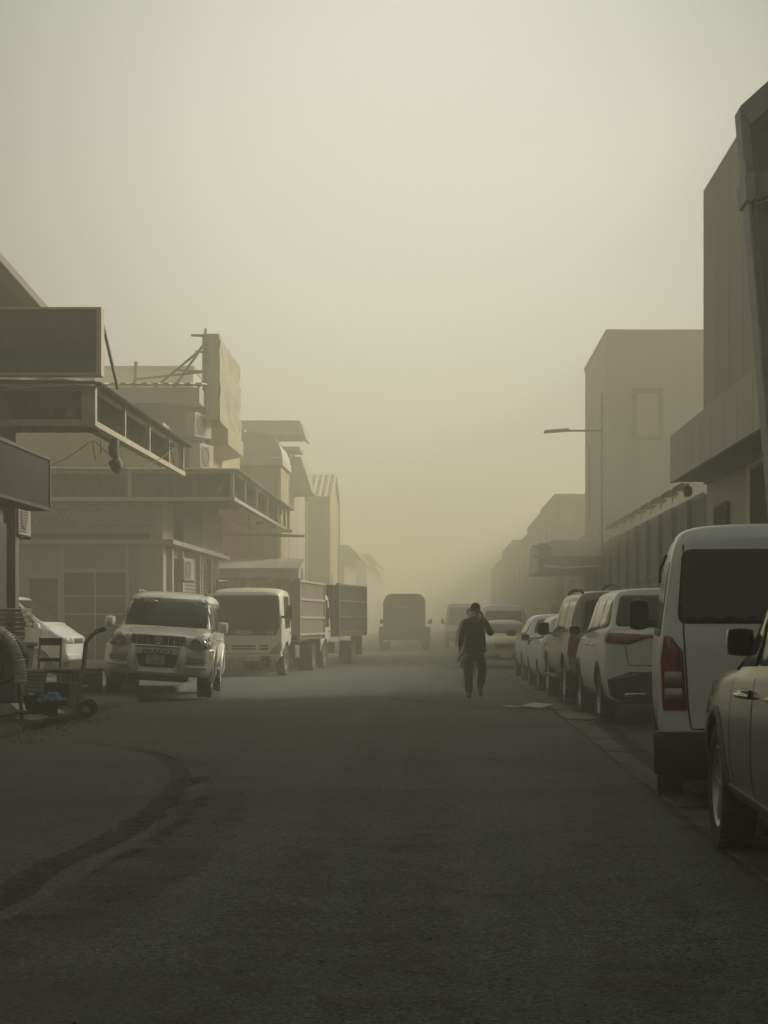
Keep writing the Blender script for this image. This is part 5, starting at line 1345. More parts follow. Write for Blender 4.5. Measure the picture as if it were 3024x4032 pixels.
# billboard standing on it
BB = thing('billboard', (-7.0, 28.2, 5.4), 'large dark billboard with faint lettering standing on the upper canopy', 'billboard')
bz0, bz1, bx0, bx1 = 5.43, 6.46, -9.8, -5.60
MB().box(bx0, bx1, 28.18, 28.34, bz0, bz1).build('board', M['sign_dark'], BB)
fr = MB().box(bx0, bx1 + .03, 28.13, 28.39, bz1, bz1 + .035).box(bx0, bx1 + .03, 28.13, 28.39, bz0 - .05, bz0).box(bx1 - .045, bx1 + .03, 28.13, 28.39, bz0, bz1).build('frame', M['steel_cream'], BB)
MB().box(bx0, bx1 - .05, 28.165, 28.179, bz0 + .01, bz0 + .22).build('lower_band', M['sign_green'], BB)
FR = face((1, 0, 0), (0, 0, 1))
def arabic(s, size, mat, parent, loc, name='lettering', sx=1.0): return text_mesh(s, size, mat, parent, name, loc, FR, .003, sx=sx, align='RIGHT')
def AR(cps): return ''.join(chr(c) for c in cps)[::-1]
# presentation forms in reading order, mirrored by AR so that they run from right to left
SHARIKA = [0xFEB7, 0xFEAE, 0xFEDB, 0xFE94]                                     # company
LILTIJARA = [0xFEDF, 0xFEE0, 0xFE98, 0xFEA0, 0xFE8E, 0xFEAD, 0xFE93]           # for trading
MAWAD = [0xFEE3, 0xFEEE, 0xFE8D, 0xFEA9]                                       # materials
BINA = [0xFE8D, 0xFEDF, 0xFE92, 0xFEE8, 0xFE8E, 0xFE80]                        # building
KABB = [0xFED7, 0xFE92, 0xFE8E, 0xFEE7, 0xFEF2]
arabic(AR(SHARIKA + [32] + LILTIJARA + [32] + MAWAD + [32] + BINA), .20, M['sign_ink'], BB, (bx1 - .25, 28.175, bz1 - .31))
text_mesh('Company for Trading of Construction Materials', .15, M['sign_ink'], BB, 'lettering', (bx1 - .22, 28.175, bz1 - .52), FR, .003, sx=1.0, align='RIGHT')
MB().lathe([(-.004, .08), (-.008, .10), (-.004, .125)], 'y', (-6.88, 28.175, 5.86), 30).build('round_logo', M['sign_ink'], BB)
MB().prism([(-7.14, 6.02), (-7.06, 6.0), (-7.03, 5.85), (-7.09, 5.82), (-7.16, 5.90)], 'y', 28.165, 28.179).build('logo', M['sign_ink'], BB)
MB().bar((bx1 - .02, 28.4, bz1 - .1), (-5.50, 29.2, 5.30), .042).build('brace', M['steel_dark'], BB)
MB().bar((bx1 - 1.5, 28.4, bz1 - .1), (bx1 - 1.5, 29.2, 5.30), .042).build('brace', M['steel_dark'], BB)
# dark bundle and loose wires hanging from the canopy
bu = thing('hanging_bundle', W(455, 1735, 30.5), 'dark cloth bundle hanging from the upper canopy side beam', 'bundle', local=True)
MB().tube([(0, 0, .12), (.0, 0, 0), (-.04, 0, -.12), (-.02, 0, -.25), (.02, 0, -.30), (.0, 0, -.38), (.03, 0, -.5), (.02, 0, -.58)], [.02, .07, .10, .085, .05, .13, .11, .03], 12).build('bundle_cloth', M['plastic_dark'], bu, smooth=True)
wi = thing('hanging_wires', W(600, 1750, 34), 'tangle of thin loose wires drooping under the upper canopy', 'wires')
for pts in ([(365, 1735, 31), (370, 1780, 31), (378, 1815, 31)], [(395, 1735, 31), (398, 1770, 31), (395, 1790, 31)], [(200, 1832, 31.5), (270, 1800, 32), (360, 1735, 32)], [(370, 1735, 32), (430, 1790, 33), (500, 1850, 34)],
            [(560, 1845, 33), (640, 1800, 35), (695, 1760, 37)], [(533, 1740, 33), (540, 1762, 33), (552, 1735, 33)], [(573, 1740, 34), (585, 1785, 34), (597, 1738, 34)], [(645, 1745, 35), (628, 1810, 36)], [(665, 1740, 36), (690, 1850, 37)]):
    MB().tube([W(*p) for p in pts], .009, 5).build('wire', M['plastic_dark'], wi)

# second shop: end wall towards us 48 m away, side wall along the street
C2 = thing('corner_shop', (-10, 54, 0), 'corner shop with glazed front, dark lettered fascia and shuttered side wall', 'building')
SY, SX = 48.0, -7.8
MB().box(-16, SX, SY, 60, 0, 6.6).build('wall', M['plaster_grey'], C2)
MB().box(-16, SX + .02, SY - .04, 60.02, 4.9, 6.9).build('upper_wall', M['plaster_tan'], C2)
MB().box(-16, SX + .35, SY - .32, 60.3, 3.50, 3.64).build('ledge', M['plaster_pale'], C2, bevel=.015)
MB().box(-11.6, SX - .28, SY - .16, SY - .05, 3.80, 5.0).build('fascia_panel', M['sign_grey'], C2, bevel=.01)
MB().box(-11.6, SX - .32, SY - .18, SY - .06, 3.66, 3.80).build('fascia_band', M['sign_dark'], C2)
fs = MB().box(-11.0, -8.9, SY - .175, SY - .165, 4.54, 4.62)
text_mesh('KABBANI', .40, M['sign_ink'], C2, 'lettering', (W(122, 2078, SY).x, SY - .168, W(122, 2077, SY).z), FR, .006, sx=.82, align='LEFT', font_bold=False)
arabic(AR(KABB), .55, M['sign_ink'], C2, (-9.0, SY - .168, 4.56), sx=1.6)
sm = MB(); x = W(330, 2070, SY).x; r3 = random.Random(3)
while x < W(590, 2070, SY).x:
    wd = r3.uniform(.02, .05); hh = r3.uniform(.04, .075)
    if r3.random() > .16: sm.box(x, x + wd, SY - .175, SY - .166, 3.985, 3.985 + hh)
    x += wd + .016
sm.build('small_lettering', M['sign_ink'], C2)
# glazed entrance with its frames
gx0, gx1 = W(256, 2400, SY).x, W(497, 2400, SY).x
d = MB().box(gx0, gx1, SY - .06, SY - .02, .32, 2.72).build('glass_door', M['glass_shop'], C2)
f = MB(); 
for x in (gx0 - .10, gx1): f.box(x, x + .10, SY - .14, SY - .01, .2, 3.45)
f.box(gx0, gx1, SY - .14, SY - .01, 2.72, 2.84).box(gx0, gx1, SY - .12, SY - .01, .2, .32)
for z in (1.55, 2.05): f.box(gx0, gx1, SY - .08, SY - .05, z, z + .04)
f.box((gx0 + gx1) / 2 - .02, (gx0 + gx1) / 2 + .02, SY - .08, SY - .05, .32, 2.72); f.build('door_frame', M['plaster_pale'], d)
MB().box(gx0, gx1, SY - .05, SY - .01, 2.84, 3.45).build('transom_panel', M['sheet_grey'], C2)
wx0, wx1 = W(120, 2400, SY).x, W(230, 2400, SY).x
w = MB().box(wx0, wx1, SY - .06, SY - .02, .5, 2.55).build('window', M['glass_dark'], C2)
MB().box(wx1, wx1 + .09, SY - .12, SY - .01, .4, 2.7).box(wx0, wx1, SY - .12, SY - .01, 2.55, 2.66).build('frame', M['plaster_pale'], w)
MB().box(-11.9, SX - .02, SY - .5, SY - .01, 0, .18).build('step', M['concrete'], C2, bevel=.02)
MB().box(SX - .62, SX + .03, SY - .06, SY - .0, .0, 3.5).build('corner_pier', M['plaster_tan'], C2, bevel=.01)
# side wall: shutters, narrow openings, pale pilasters
for (y0, y1, z0, z1, m_) in ((49.0, 50.6, .1, 3.2, 'glass_dark'), (51.3, 54.2, .1, 3.3, 'sheet_grey'), (55.2, 56.9, .1, 3.3, 'sheet_dark'), (57.6, 59.6, .1, 3.2, 'panel_brown')):
    if m_.startswith('sheet'):
        MB().corr((SX + .03, y0, z0), (0, 0, z1 - z0), (0, y1 - y0, 0), .02, .11, (1, 0, 0)).build('shutter', M[m_], C2, solid=.008)
    else: MB().box(SX, SX + .04, y0, y1, z0, z1).build('door', M[m_], C2)
for y0 in (48.75, 50.75, 54.3, 54.75, 57.0): MB().box(SX, SX + .16, y0, y0 + .22, .05, 3.45).build('pilaster', M['plaster_pale'], C2, bevel=.01)
MB().box(SX + .02, SX + .30, 50.0, 53.8, 3.64, 4.6).build('side_sign', M['sign_dark'], C2, bevel=.01)
MB().box(SX + .03, SX + .16, 54.5, 59.6, 3.64, 5.0).build('side_sign', M['sheet_grey'], C2, bevel=.01)
ac_unit((SX + .16, 50.0, 2.55), R(78), 'air conditioner box on the corner shop side wall, above the gold car roof', AC0)
ac_unit((SX + .16, 58.2, 1.95), R(80), 'air conditioner box low on the far end of the corner shop wall', AC0)
# upper storey set back, with barred window and overhanging roof
U2 = thing('upper_storey', (-10, 52, 6.0), 'beige upper storey with a bluish window above the corner shop canopy', 'building')
MB().box(-16, -6.95, 50.0, 59, 5.2, 7.9).build('wall', M['plaster_tan'], U2)
p0, p1 = W(160, 1812, 50), W(295, 1732, 50); window(U2, p0.x, p1.x, 50, 50, p0.z, p1.z, .09, M['steel_blue'], 'window', M['plaster_pale'], div=4)
MB().box(W(320, 1800, 50).x, W(470, 1800, 50).x, 49.9, 50.0, 5.3, 7.4).build('wall_panel', M['plaster_tan'], U2, bevel=.02)
MB().box(-9.6, -6.9, 48.9, 59, 7.55, 8.0).build('balcony_edge', M['plaster_pale'], U2, bevel=.01)
MB().corr((-13.5, 48.7, 8.06), (6.7, 0, 0), (0, 3, .35), .04, .3, (0, 0, 1)).build('roof_sheet', M['sheet_white'], U2, solid=.012)
ac_unit(W(760, 1727, 50.0) + Vector((0, 0, 0)), R(68), 'upper of two air conditioner boxes beside the canvas sign', AC0, 1.15)
ac_unit(W(772, 1848, 50.0), R(74), 'lower of two air conditioner boxes beside the canvas sign', AC0, 1.15)
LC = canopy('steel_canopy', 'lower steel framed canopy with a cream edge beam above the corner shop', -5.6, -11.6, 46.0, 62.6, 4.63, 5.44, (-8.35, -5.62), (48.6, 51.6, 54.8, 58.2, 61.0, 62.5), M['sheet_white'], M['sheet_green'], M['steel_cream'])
ra = MB().bar((-8.6, 53.5, 4.42), (-4.9, 55.8, 4.28), .10).bar((-8.6, 60.5, 4.45), (-4.95, 61.5, 4.40), .10).build('cross_beam', M['steel_cream'], LC)
lt = None
for k, (px, py, Y) in enumerate(((1040, 2072, 56), (1090, 2088, 58))):
    if k == 0:
        lt = thing('strip_lamp', W(px, py, Y), 'dark strip lamp under the lower canopy, nearer of the two', 'lamp', 'strip lamps under the lower canopy', local=True)
        MB().prism([(-.14, .0), (.14, .0), (.10, .06), (-.10, .06)], 'y', -1.4, 1.4).build('housing', M['plastic_dark'], lt, bevel=.01)
        MB().box(-.1, .1, -1.3, 1.3, -.02, .0).build('lamp_glass', M['lamp_grey'], lt); MB().bar((0, 0, .05), (0, 0, .34), .03).build('hanger', M['steel_dark'], lt)
    else:
        c = link_copy(lt); c.location = W(px, py, Y); c['label'] = 'dark strip lamp under the lower canopy, farther of the two'
cb = thing('slack_cable', W(980, 2060, 60), 'thin cable sagging beneath the lower canopy', 'cable')
MB().tube([W(888, 2030, 59), W(930, 2058, 59), W(985, 2072, 60), W(1060, 2062, 60)], .012, 5).build('wire', M['plastic_dark'], cb)
MB().tube([W(978, 2030, 59.5), W(979, 2075, 59.5)], .010, 5).build('wire', M['plastic_dark'], cb)

# tall canvas sign box and its pipe frame
VS = thing('canvas_sign', (-6.6, 52.5, 7), 'tall blank sign box with sagging canvas face held by a pipe frame', 'sign')
MB().box(-6.98, -6.5, 50.0, 50.12, 7.22, 9.70).build('sign_end', M['plaster_pale'], VS, bevel=.01)
MB().box(-6.98, -6.56, 50.12, 55.1, 7.24, 9.66).build('sign_box', M['plaster_tan'], VS)
MB().sheet((-6.5, 50.0, 7.2), (0, 5.1, -.16), (0, 0, 2.5), 40, 30, lambda a, b_: (.03 - .09 * math.sin(PI * a) * (.3 + .7 * abs(math.sin(PI * (b_ * 1.6 + .35 * a)))) + .05 * noise.noise(Vector((a * 3, b_ * 7 + a * 3, 1))), 0, .12 * (b_ - .5) * 0 - .03 * math.sin(a * 9) * (1 if b_ in (0, 1) else 0))).build('canvas_face', M['cloth_grey'], VS, smooth=True, solid=.01, angle=80)
MB().prism([(-8.0, 6.2), (-6.3, 6.55), (-6.3, 7.0), (-6.6, 7.3), (-8.0, 7.3)], 'y', 50.6, 54.5).build('lower_box', M['plaster_tan'], VS, bevel=.02)
for pts in ([(809, 1294, 50), (806, 1690, 50)], [(753, 1320, 50), (823, 1322, 50)], [(770, 1384, 50), (823, 1386, 50)], [(806, 1357, 50), (823, 1357, 50)],
            [(806, 1352, 50), (780, 1385, 51.5), (606, 1530, 54)], [(783, 1385, 50.5), (683, 1528, 53)], [(806, 1398, 50), (820, 1430, 50)], [(700, 1457, 53), (816, 1464, 50)], [(680, 1514, 53), (816, 1515, 50)], [(775, 1536, 52), (806, 1490, 50)], [(530, 1494, 56), (816, 1462, 51)]):
    MB().tube([W(*p) for p in pts], .038, 7).build('pipe', M['steel_dark'], VS)
MB().tube([W(535, 1424, 56), W(531, 1540, 56)], .06, 7).build('pipe', M['steel_dark'], VS)
# big pale hall far behind
FH = thing('far_hall', (-18, 82, 0), 'wide flat pale hall wall rising behind the pipe frame on the left', 'building')
MB().box(-40, -11.0, 76, 79.5, 0, 12.5).build('wall', M['panel_pale'], FH)
MB().box(-40, -10.95, 75.95, 79.55, 12.4, 12.6).build('parapet', M['panel_grey'], FH)
for x in (-19, -14.2): MB().box(x - .03, x + .03, 75.96, 76.0, 0, 12.4).build('panel_joint', M['panel_grey'], FH)

# third: pinkish shop with a round barrel roof
P3 = thing('barrel_roof_shop', (-9, 68, 0), 'pinkish shop with a pale rounded barrel roof and a white awning behind the first lorry', 'building')
MB().box(-18, -6.25, 66.0, 69.2, 0, 7.35).build('wall', M['plaster_pink'], P3)
MB().box(-7.35, -6.2, 65.95, 69.25, .1, 7.3).build('end_bay', M['plaster_tan'], P3)
MB().box(-18, -6.1, 65.7, 69.4, 7.30, 7.62).build('roof_band', M['sheet_white'], P3, bevel=.03)
prof = [(-6.14, 7.6)]
for k in range(13): a = PI / 2 * k / 12; prof.append((-7.35 + 1.2 * math.cos(a), 7.62 + 1.0 * math.sin(a) ** .9))
prof += [(-18, 8.62), (-18, 7.6)]
MB().prism(prof, 'y', 66.0, 69.2).build('barrel_roof', M['sheet_white'], P3, smooth=True, angle=50)
for x in (-8.1, -7.6): MB().box(x - .03, x + .03, 65.9, 69.2, 8.6, 8.68).build('roof_rib', M['sheet_white'], P3)
MB().box(W(862, 2100, 66).x, W(948, 2100, 66).x, 65.93, 66.0, 3.3, 5.6).build('painted_panel', pm('plaster_red', (.36, .17, .12), .9, .15, 1.5, streak=True), P3)
for x0, x1 in ((1060, 1078), (1090, 1100)): MB().box(W(x0, 0, 65.9).x, W(x1, 0, 65.9).x, 65.82, 65.95, 2.6, 6.8).build('downpipe', M['plaster_pale'], P3)
p0, p1 = W(1082, 2205, 65.9), W(1130, 2130, 65.9)
aw = MB().sheet((-9.6, 63.4, 3.30), (4.3, 0, 0), (0, 2.5, .45), 40, 6, lambda a, b_: (0, 0, .03 * noise.noise(Vector((a * 16, b_ * 3, 0)))))
aw.build('awning', M['sheet_white'], P3, solid=.03)
MB().sheet((-9.6, 63.4, 2.95), (4.3, 0, 0), (0, 0, .37), 40, 3, lambda a, b_: (0, .02 * noise.noise(Vector((a * 9, b_, 0))), .03 * noise.noise(Vector((a * 12, 0, 0))) * (1 - b_))).build('awning_valance', M['sheet_white'], P3, solid=.02)
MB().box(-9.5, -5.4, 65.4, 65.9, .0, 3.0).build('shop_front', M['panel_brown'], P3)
for x in (-5.6, -6.4): MB().box(x - .06, x + .06, 63.6, 63.75, 0, 2.95).build('awning_post', M['sheet_white'], P3)

# fourth: building with stacked flat roof slabs
Q4 = thing('slab_roof_building', (-9, 86, 0), 'hazy building with several overhanging flat roof slabs at different heights', 'building')
MB().box(-20, -8.0, 82, 88, 0, 10.1).build('wall', M['plaster_tan'], Q4)
MB().box(-8.1, -7.35, 82.3, 88, 0, 9.4).build('stair_wall', M['plaster_grey'], Q4)
MB().box(-20, -6.75, 81.5, 84.5, 10.15, 10.85).build('roof_slab', M['plaster_grey'], Q4, bevel=.03)
MB().prism([(-6.76, 10.15), (-6.76, 10.85), (-6.5, 10.0)], 'y', 81.7, 84.5).build('roof_edge', M['plaster_grey'], Q4)
MB().box(-7.9, -6.85, 82.5, 84.5, 9.50, 9.72).build('balcony_slab', M['plaster_grey'], Q4, bevel=.02)
MB().prism([(-7.6, 7.5), (-7.6, 9.28), (-6.85, 9.28), (-6.28, 7.55)], 'y', 83, 85.5).build('hooded_bay', M['plaster_grey'], Q4, bevel=.02)
MB().box(-7.2, -7.1, 82.6, 82.7, 9.2, 9.6).build('post', M['steel_dark'], Q4)
# fifth: corrugated gable sheds
def shed(label, x0, x1, y0, y1, ze, zr, wmat):
    s = thing('gabled_shed', ((x0 + x1) / 2, (y0 + y1) / 2, 0), label, 'shed')
    xm = (y0 + y1) / 2
    MB().add([(x0, y0, 0), (x1, y0, 0), (x1, y1, 0), (x0, y1, 0), (x0, y0, ze), (x1, y0, ze), (x1, y1, ze), (x0, y1, ze), (x1, xm, zr), (x0, xm, zr)],
             [(0, 1, 5, 4), (1, 2, 6, 8, 5), (2, 3, 7, 6), (3, 0, 4, 9, 7)]).build('wall', wmat, s)
    MB().corr((x0, y0 - .3, ze - .05), (x1 - x0 + .15, 0, 0), (0, xm - y0 + .3, zr - ze + .08), .05, .35, (0, -.6, 1)).build('roof_sheet', M['sheet_white'], s, solid=.02)
    MB().corr((x0, y1 + .3, ze - .05), (x1 - x0 + .15, 0, 0), (0, xm - y1 - .3, zr - ze + .08), .05, .35, (0, .6, 1)).build('roof_sheet', M['sheet_white'], s, solid=.02)
    MB().box(x1, x1 + .05, y0 + 1, y0 + 2.2, 2.0, 4.2).build('window', M['glass_dark'], s)
    MB().tube([(x1 + .12, y1 - .4, ze), (x1 + .12, y1 - .4, ze - 3.0), (x1 + .12, y1 - .4, .2)], .07, 6).build('downpipe', M['steel_white'], s)
    return s
shed('small shed with a white corrugated roof between the barrel roof and the taller gable', -10.5, -7.6, 91.0, 95.0, 7.9, 9.2, M['plaster_pale'])
shed('tall hazy shed with a white corrugated gable roof at the end of the left row', -16, -6.54, 100, 107, 8.6, 10.1, M['plaster_tan'])
def house(label, x0, x1, y0, y1, h, over, mat):
    s = thing('flat_house', ((x0 + x1) / 2, (y0 + y1) / 2, 0), label, 'building')
    MB().box(x0, x1, y0, y1, 0, h).build('wall', mat, s)
    MB().prism([(x0, h), (x1 + .1, h), (x1 + over, h - .55), (x1 + over, h - .4), (x1 + over * .3, h + .45), (x0, h + .45)], 'y', y0 - .5, y1).build('roof', M['plaster_grey'], s)
    MB().box(x1, x1 + .05, y0 + 2, y0 + 5, 1, 3).build('window', M['glass_dark'], s)
    return s
house('faint low house with an overhanging roof beyond the gabled shed on the left', -18, -7.9, 138, 156, 7.0, 1.2, M['plaster_tan'])
house('very faint house, the last one visible on the left side', -18, -7.6, 172, 196, 7.6, 1.0, M['plaster_pale'])
house('barely visible tall block in the dust far down the left side', -20, -8.0, 205, 230, 7.2, .6, M['plaster_grey'])
# ------------------------------------------------------------------ street clutter on the near left
KZ = .125
def local(name, loc, label, cat, group=None, rz=0): return thing(name, loc, label, cat, group, local=True, rot=(0, 0, rz))
# rubble and sand heap
hp = MB().sheet((-7.6, 21.9, 0), (2.5, 0, 0), (0, 2.6, 0), 46, 40, lambda a, b_: (0, 0, KZ - .03 + max(0, .40 * math.exp(-((a - .38) / .30) ** 2 - ((b_ - .5) / .33) ** 2) + .07 * noise.noise(Vector((a * 6, b_ * 6, 0))) + .03 * noise.noise(Vector((a * 22, b_ * 22, 0))) - .03)))
tag(hp.build('sand_heap', M['footway'], smooth=True, angle=60), 'low heap of dark sand and rubble at the left kerb', 'sand heap')
cd = MB().tube([(-7.2, 22.9, .56), (-6.9, 22.7, .60), (-6.5, 22.5, .55), (-6.1, 22.3, .40), (-5.85, 22.25, .22), (-5.75, 22.2, .16)], .014, 6)
tag(cd.build('pale_cable', M['plastic_cream'], smooth=True), 'pale cable end snaking over the sand heap', 'cable')
# flat sheets and broken boards lying at the kerb
def slab(name, label, cat, c, size, rot, mat, group=None):
    o = MB().obox((0, 0, 0), size).build(name, mat, bevel=.004); o.location = c; o.rotation_euler = rot; return tag(o, label, cat, group)
slab('board', 'pale flat board lying beside the hand truck wheel', 'board', (-5.62, 23.9, .165), (.62, 1.1, .02), (R(3), R(4), R(20)), M['paper'])
slab('board', 'dusty board lying along the broken kerb edge', 'board', (-5.75, 21.9, .16), (1.0, .55, .02), (R(-5), R(-8), R(14)), M['concrete'])
slab('board', 'small broken board propped on the kerb edge near the corner of the heap', 'board', (-5.35, 22.4, .12), (.35, .3, .02), (R(10), R(-14), R(40)), M['paper'])
slab('cardboard_sheet', 'pale flattened cardboard lying on the road beside the white crossover', 'cardboard', (1.50, 27.6, .03), (.34, .80, .02), (R(1), R(4.5), R(-18)), M['paper'])
slab('paper_scrap', 'small pale strip of paper on the road left of the flattened cardboard', 'paper', (1.10, 27.7, .012), (.16, .35, .008), (0, 0, R(30)), M['paper'])
slab('paper_scrap', 'tiny white scrap on the road right behind the first lorry wheels', 'paper', tuple(W(1226, 2660, 43.6)[:2]) + (.012,), (.12, .14, .008), (0, 0, R(10)), M['paper'])
slab('paper_scrap', 'small white scrap in the middle of the road before the covered lorry', 'paper', tuple(G(1728, 2627)[:2]) + (.012,), (.16, .3, .01), (0, 0, 0), M['paper'])
slab('cardboard_sheet', 'grey concrete patch slab beside the crossover front wheel', 'slab', (1.92, 24.6, .02), (.42, 1.5, .02), (0, 0, R(3)), M['concrete'])

# hand truck standing upright
HT = local('hand_truck', (W(330, 2833, 24).x, 24.0, KZ * .3), 'tan two-wheeled hand truck standing upright at the left kerb', 'hand truck', rz=R(8))
for s in (-1, 1):
    MB().tube([(-.12, s * .17, .05), (-.09, s * .17, .25), (.0, s * .17, .75), (.03, s * .17, 1.05), (.10, s * .17, 1.14), (.20, s * .14, 1.20)], .021, 8).build('side_rail', M['wood'], HT, smooth=True)
    MB().tube([(.16, s * .13, 1.185), (.20, s * .13, 1.205), (.29, s * .13, 1.235)], .03, 8).build('grip', M['rubber'], HT, smooth=True)
    w_ = MB().lathe([(-.035, .055), (-.045, .09), (-.035, .12), (0, .127), (.035, .12), (.045, .09), (.035, .055)], 'y', (.05, s * .23, .127), 26, closed=True).build('wheel', M['rubber'], HT, smooth=True, angle=50)
    MB().lathe([(-.03, .001), (-.03, .02), (-.012, .025), (-.02, .058), (.02, .058), (.012, .025), (.03, .02), (.03, .001)], 'y', (.05, s * .23, .127), 22).build('rim', M['plastic_cream'], w_, smooth=True)
for z, x in ((.30, -.075), (.60, -.02), (.90, .018)): MB().tube([(x, -.17, z), (x, .17, z)], .016, 6).build('cross_bar', M['wood'], HT)
MB().tube([(.05, -.25, .127), (.05, .25, .127)], .012, 6).build('axle', M['steel_dark'], HT)
MB().box(-.36, -.10, -.2, .2, .015, .028).build('toe_plate', M['wood'], HT)
for s in (-1, 1): MB().bar((.05, s * .18, .127), (-.07, s * .17, .36), .025).build('brace', M['wood'], HT)

# silver ribbed duct hose arching down from a round blower
def hose():
    P = [W(-70, 2500, 21.5), W(-10, 2488, 21.5), W(35, 2520, 21.5), W(66, 2580, 21.5), W(80, 2640, 21.5), W(80, 2690, 21.5)]
    mb = MB(); fine = []
    for i in range(len(P) - 1):
        a, b_, c, d = P[max(0, i - 1)], P[i], P[i + 1], P[min(len(P) - 1, i + 2)]
        for j in range(36):
            t = j / 36; fine.append(.5 * ((2 * b_) + (c - a) * t + (2 * a - 5 * b_ + 4 * c - d) * t * t + (3 * b_ - a - 3 * c + d) * t ** 3))
    fine.append(P[-1]); rs = [.070 + .012 * (1 if (i % 6) < 3 else -1) * (.7 + .5 * noise.noise(Vector((i * .2, 0, 0)))) for i in range(len(fine))]
    mb.tube(fine, rs, 20); return mb.build('duct_hose', M['foil'], smooth=True, angle=60)
tag(hose(), 'silver ribbed duct hose curving down at the left edge', 'duct hose')
BL = local('blower', (W(-14, 2600, 21.7).x, 21.85, KZ), 'big round dark blower drum on legs at the left edge', 'blower')
cz = 1.38 - (2592 - 2445) * 21.85 / F_PX - KZ
MB().lathe([(-.12, .30), (-.12, .345), (.12, .345), (.12, .30)], 'y', (0, 0, cz), 36, closed=True).build('drum', M['plastic_dark'], BL, smooth=True, angle=40)
g = MB()
for r_ in (.10, .18, .25): g.tube([(r_ * math.cos(2 * PI * k / 28), -.12, cz + r_ * math.sin(2 * PI * k / 28)) for k in range(29)], .007, 5, False)
for k in range(6): a = PI * k / 6; g.tube([(-.3 * math.cos(a), -.12, cz - .3 * math.sin(a)), (.3 * math.cos(a), -.12, cz + .3 * math.sin(a))], .006, 5)
g.build('guard', M['plastic_grey'], BL)
f_ = MB()
for k in range(4):
    a = PI / 2 * k; f_.obox((.15 * math.cos(a), 0, cz + .15 * math.sin(a)), (.24, .012, .13), Matrix.Rotation(-a, 3, 'Y') @ Matrix.Rotation(.5, 3, 'X'))
f_.build('fan_blades', M['plastic_grey'], BL)
for sx in (-.24, .24): MB().bar((sx, 0, cz - .22), (sx * 1.2, 0, 0), .04).build('leg', M['steel_dark'], BL)

# grey bin with a stack of flat cartons
BN = local('grey_bin', (-6.82, 26.6, KZ), 'large dark grey bin carrying a stack of flat cartons on the left footway', 'bin', rz=R(-6))
bm_ = MB().add([(-.34, -.3, 0), (.34, -.3, 0), (.34, .3, 0), (-.34, .3, 0), (-.42, -.38, .86), (.42, -.38, .86), (.42, .38, .86), (-.42, .38, .86)],
               [(0, 1, 5, 4), (1, 2, 6, 5), (2, 3, 7, 6), (3, 0, 4, 7), (0, 3, 2, 1), (4, 5, 6, 7)]).build('bin_body', M['plastic_grey'], BN, bevel=.03)
MB().box(-.46, .46, -.41, .41, .86, .93).build('lid', M['plastic_dark'], BN, bevel=.02)
c0 = None
r4 = random.Random(11)
names = ['bottom', 'second', 'third', 'fourth', 'fifth', 'sixth', 'topmost']
for col, (cx, n) in enumerate(((-6.98, 6), (-6.58, 7))):
    for k in range(n):
        z = KZ + .955 + k * .072
        if c0 is None:
            c0 = MB().obox((0, 0, .033), (.42, .52, .055)).build('flat_carton', M['carton'], bevel=.006); o = c0
        else: o = c0.copy(); COL.objects.link(o)
        o.location = (cx + r4.uniform(-.03, .035), 26.55 + r4.uniform(-.04, .04), z); o.rotation_euler = (R(r4.uniform(-1, 1)), R(r4.uniform(-1, 1)), R(r4.uniform(-6, 6)))
        pos = names[k] if k < n - 1 else 'topmost'
        tag(o, '%s flat carton in the %s stack on the grey bin' % (pos, 'outer left' if col == 0 else 'inner right'), 'carton', 'flat cartons stacked on the grey bin')

# black metal chair frame and low bench
CH = local('metal_chair', (-6.42, 27.6, KZ), 'black tubular metal chair on the left footway beside the white car', 'chair', rz=R(160))
MB().box(-.22, .22, -.22, .22, .43, .47).build('seat', M['plastic_dark'], CH, bevel=.015)
for sx in (-.2, .2):
    MB().tube([(sx, -.2, 0), (sx, -.22, .45), (sx, -.27, .98)], .018, 6).build('leg', M['steel_dark'], CH); MB().tube([(sx, .2, 0), (sx, .2, .45)], .018, 6).build('leg', M['steel_dark'], CH)
MB().box(-.21, .21, -.28, -.25, .86, .98).box(-.21, .21, -.25, -.23, .60, .66).build('backrest', M['plastic_dark'], CH)
TR = local('trolley', (W(190, 2700, 25.2).x, 25.2, KZ), 'dark flat metal bench beside the grey bin', 'bench', rz=R(-4))
MB().box(-.42, .42, -.25, .25, .50, .55).build('bench_top', M['plastic_dark'], TR, bevel=.01)
for sx in (-.38, .38):
    for sy in (-.2, .2): MB().bar((sx, sy, 0), (sx, sy, .5), .04).build('leg', M['steel_dark'], TR)
MB().box(-.15, .40, -.2, .2, .03, .36).build('crate', M['plastic_dark'], TR, bevel=.02)
BK = local('black_crates', (W(285, 2640, 30).x, 30.6, KZ), 'dark metal tool box standing in front of the white car nose', 'tool box')
MB().box(-.36, .36, -.25, .25, 0, .34).build('box_body', M['plastic_dark'], BK, bevel=.02); MB().box(-.40, .40, -.28, .28, .36, .42).build('lid', M['plastic_grey'], BK, bevel=.01)
MB().box(-.30, .20, -.255, -.245, .10, .13).build('latch', M['steel_white'], BK)
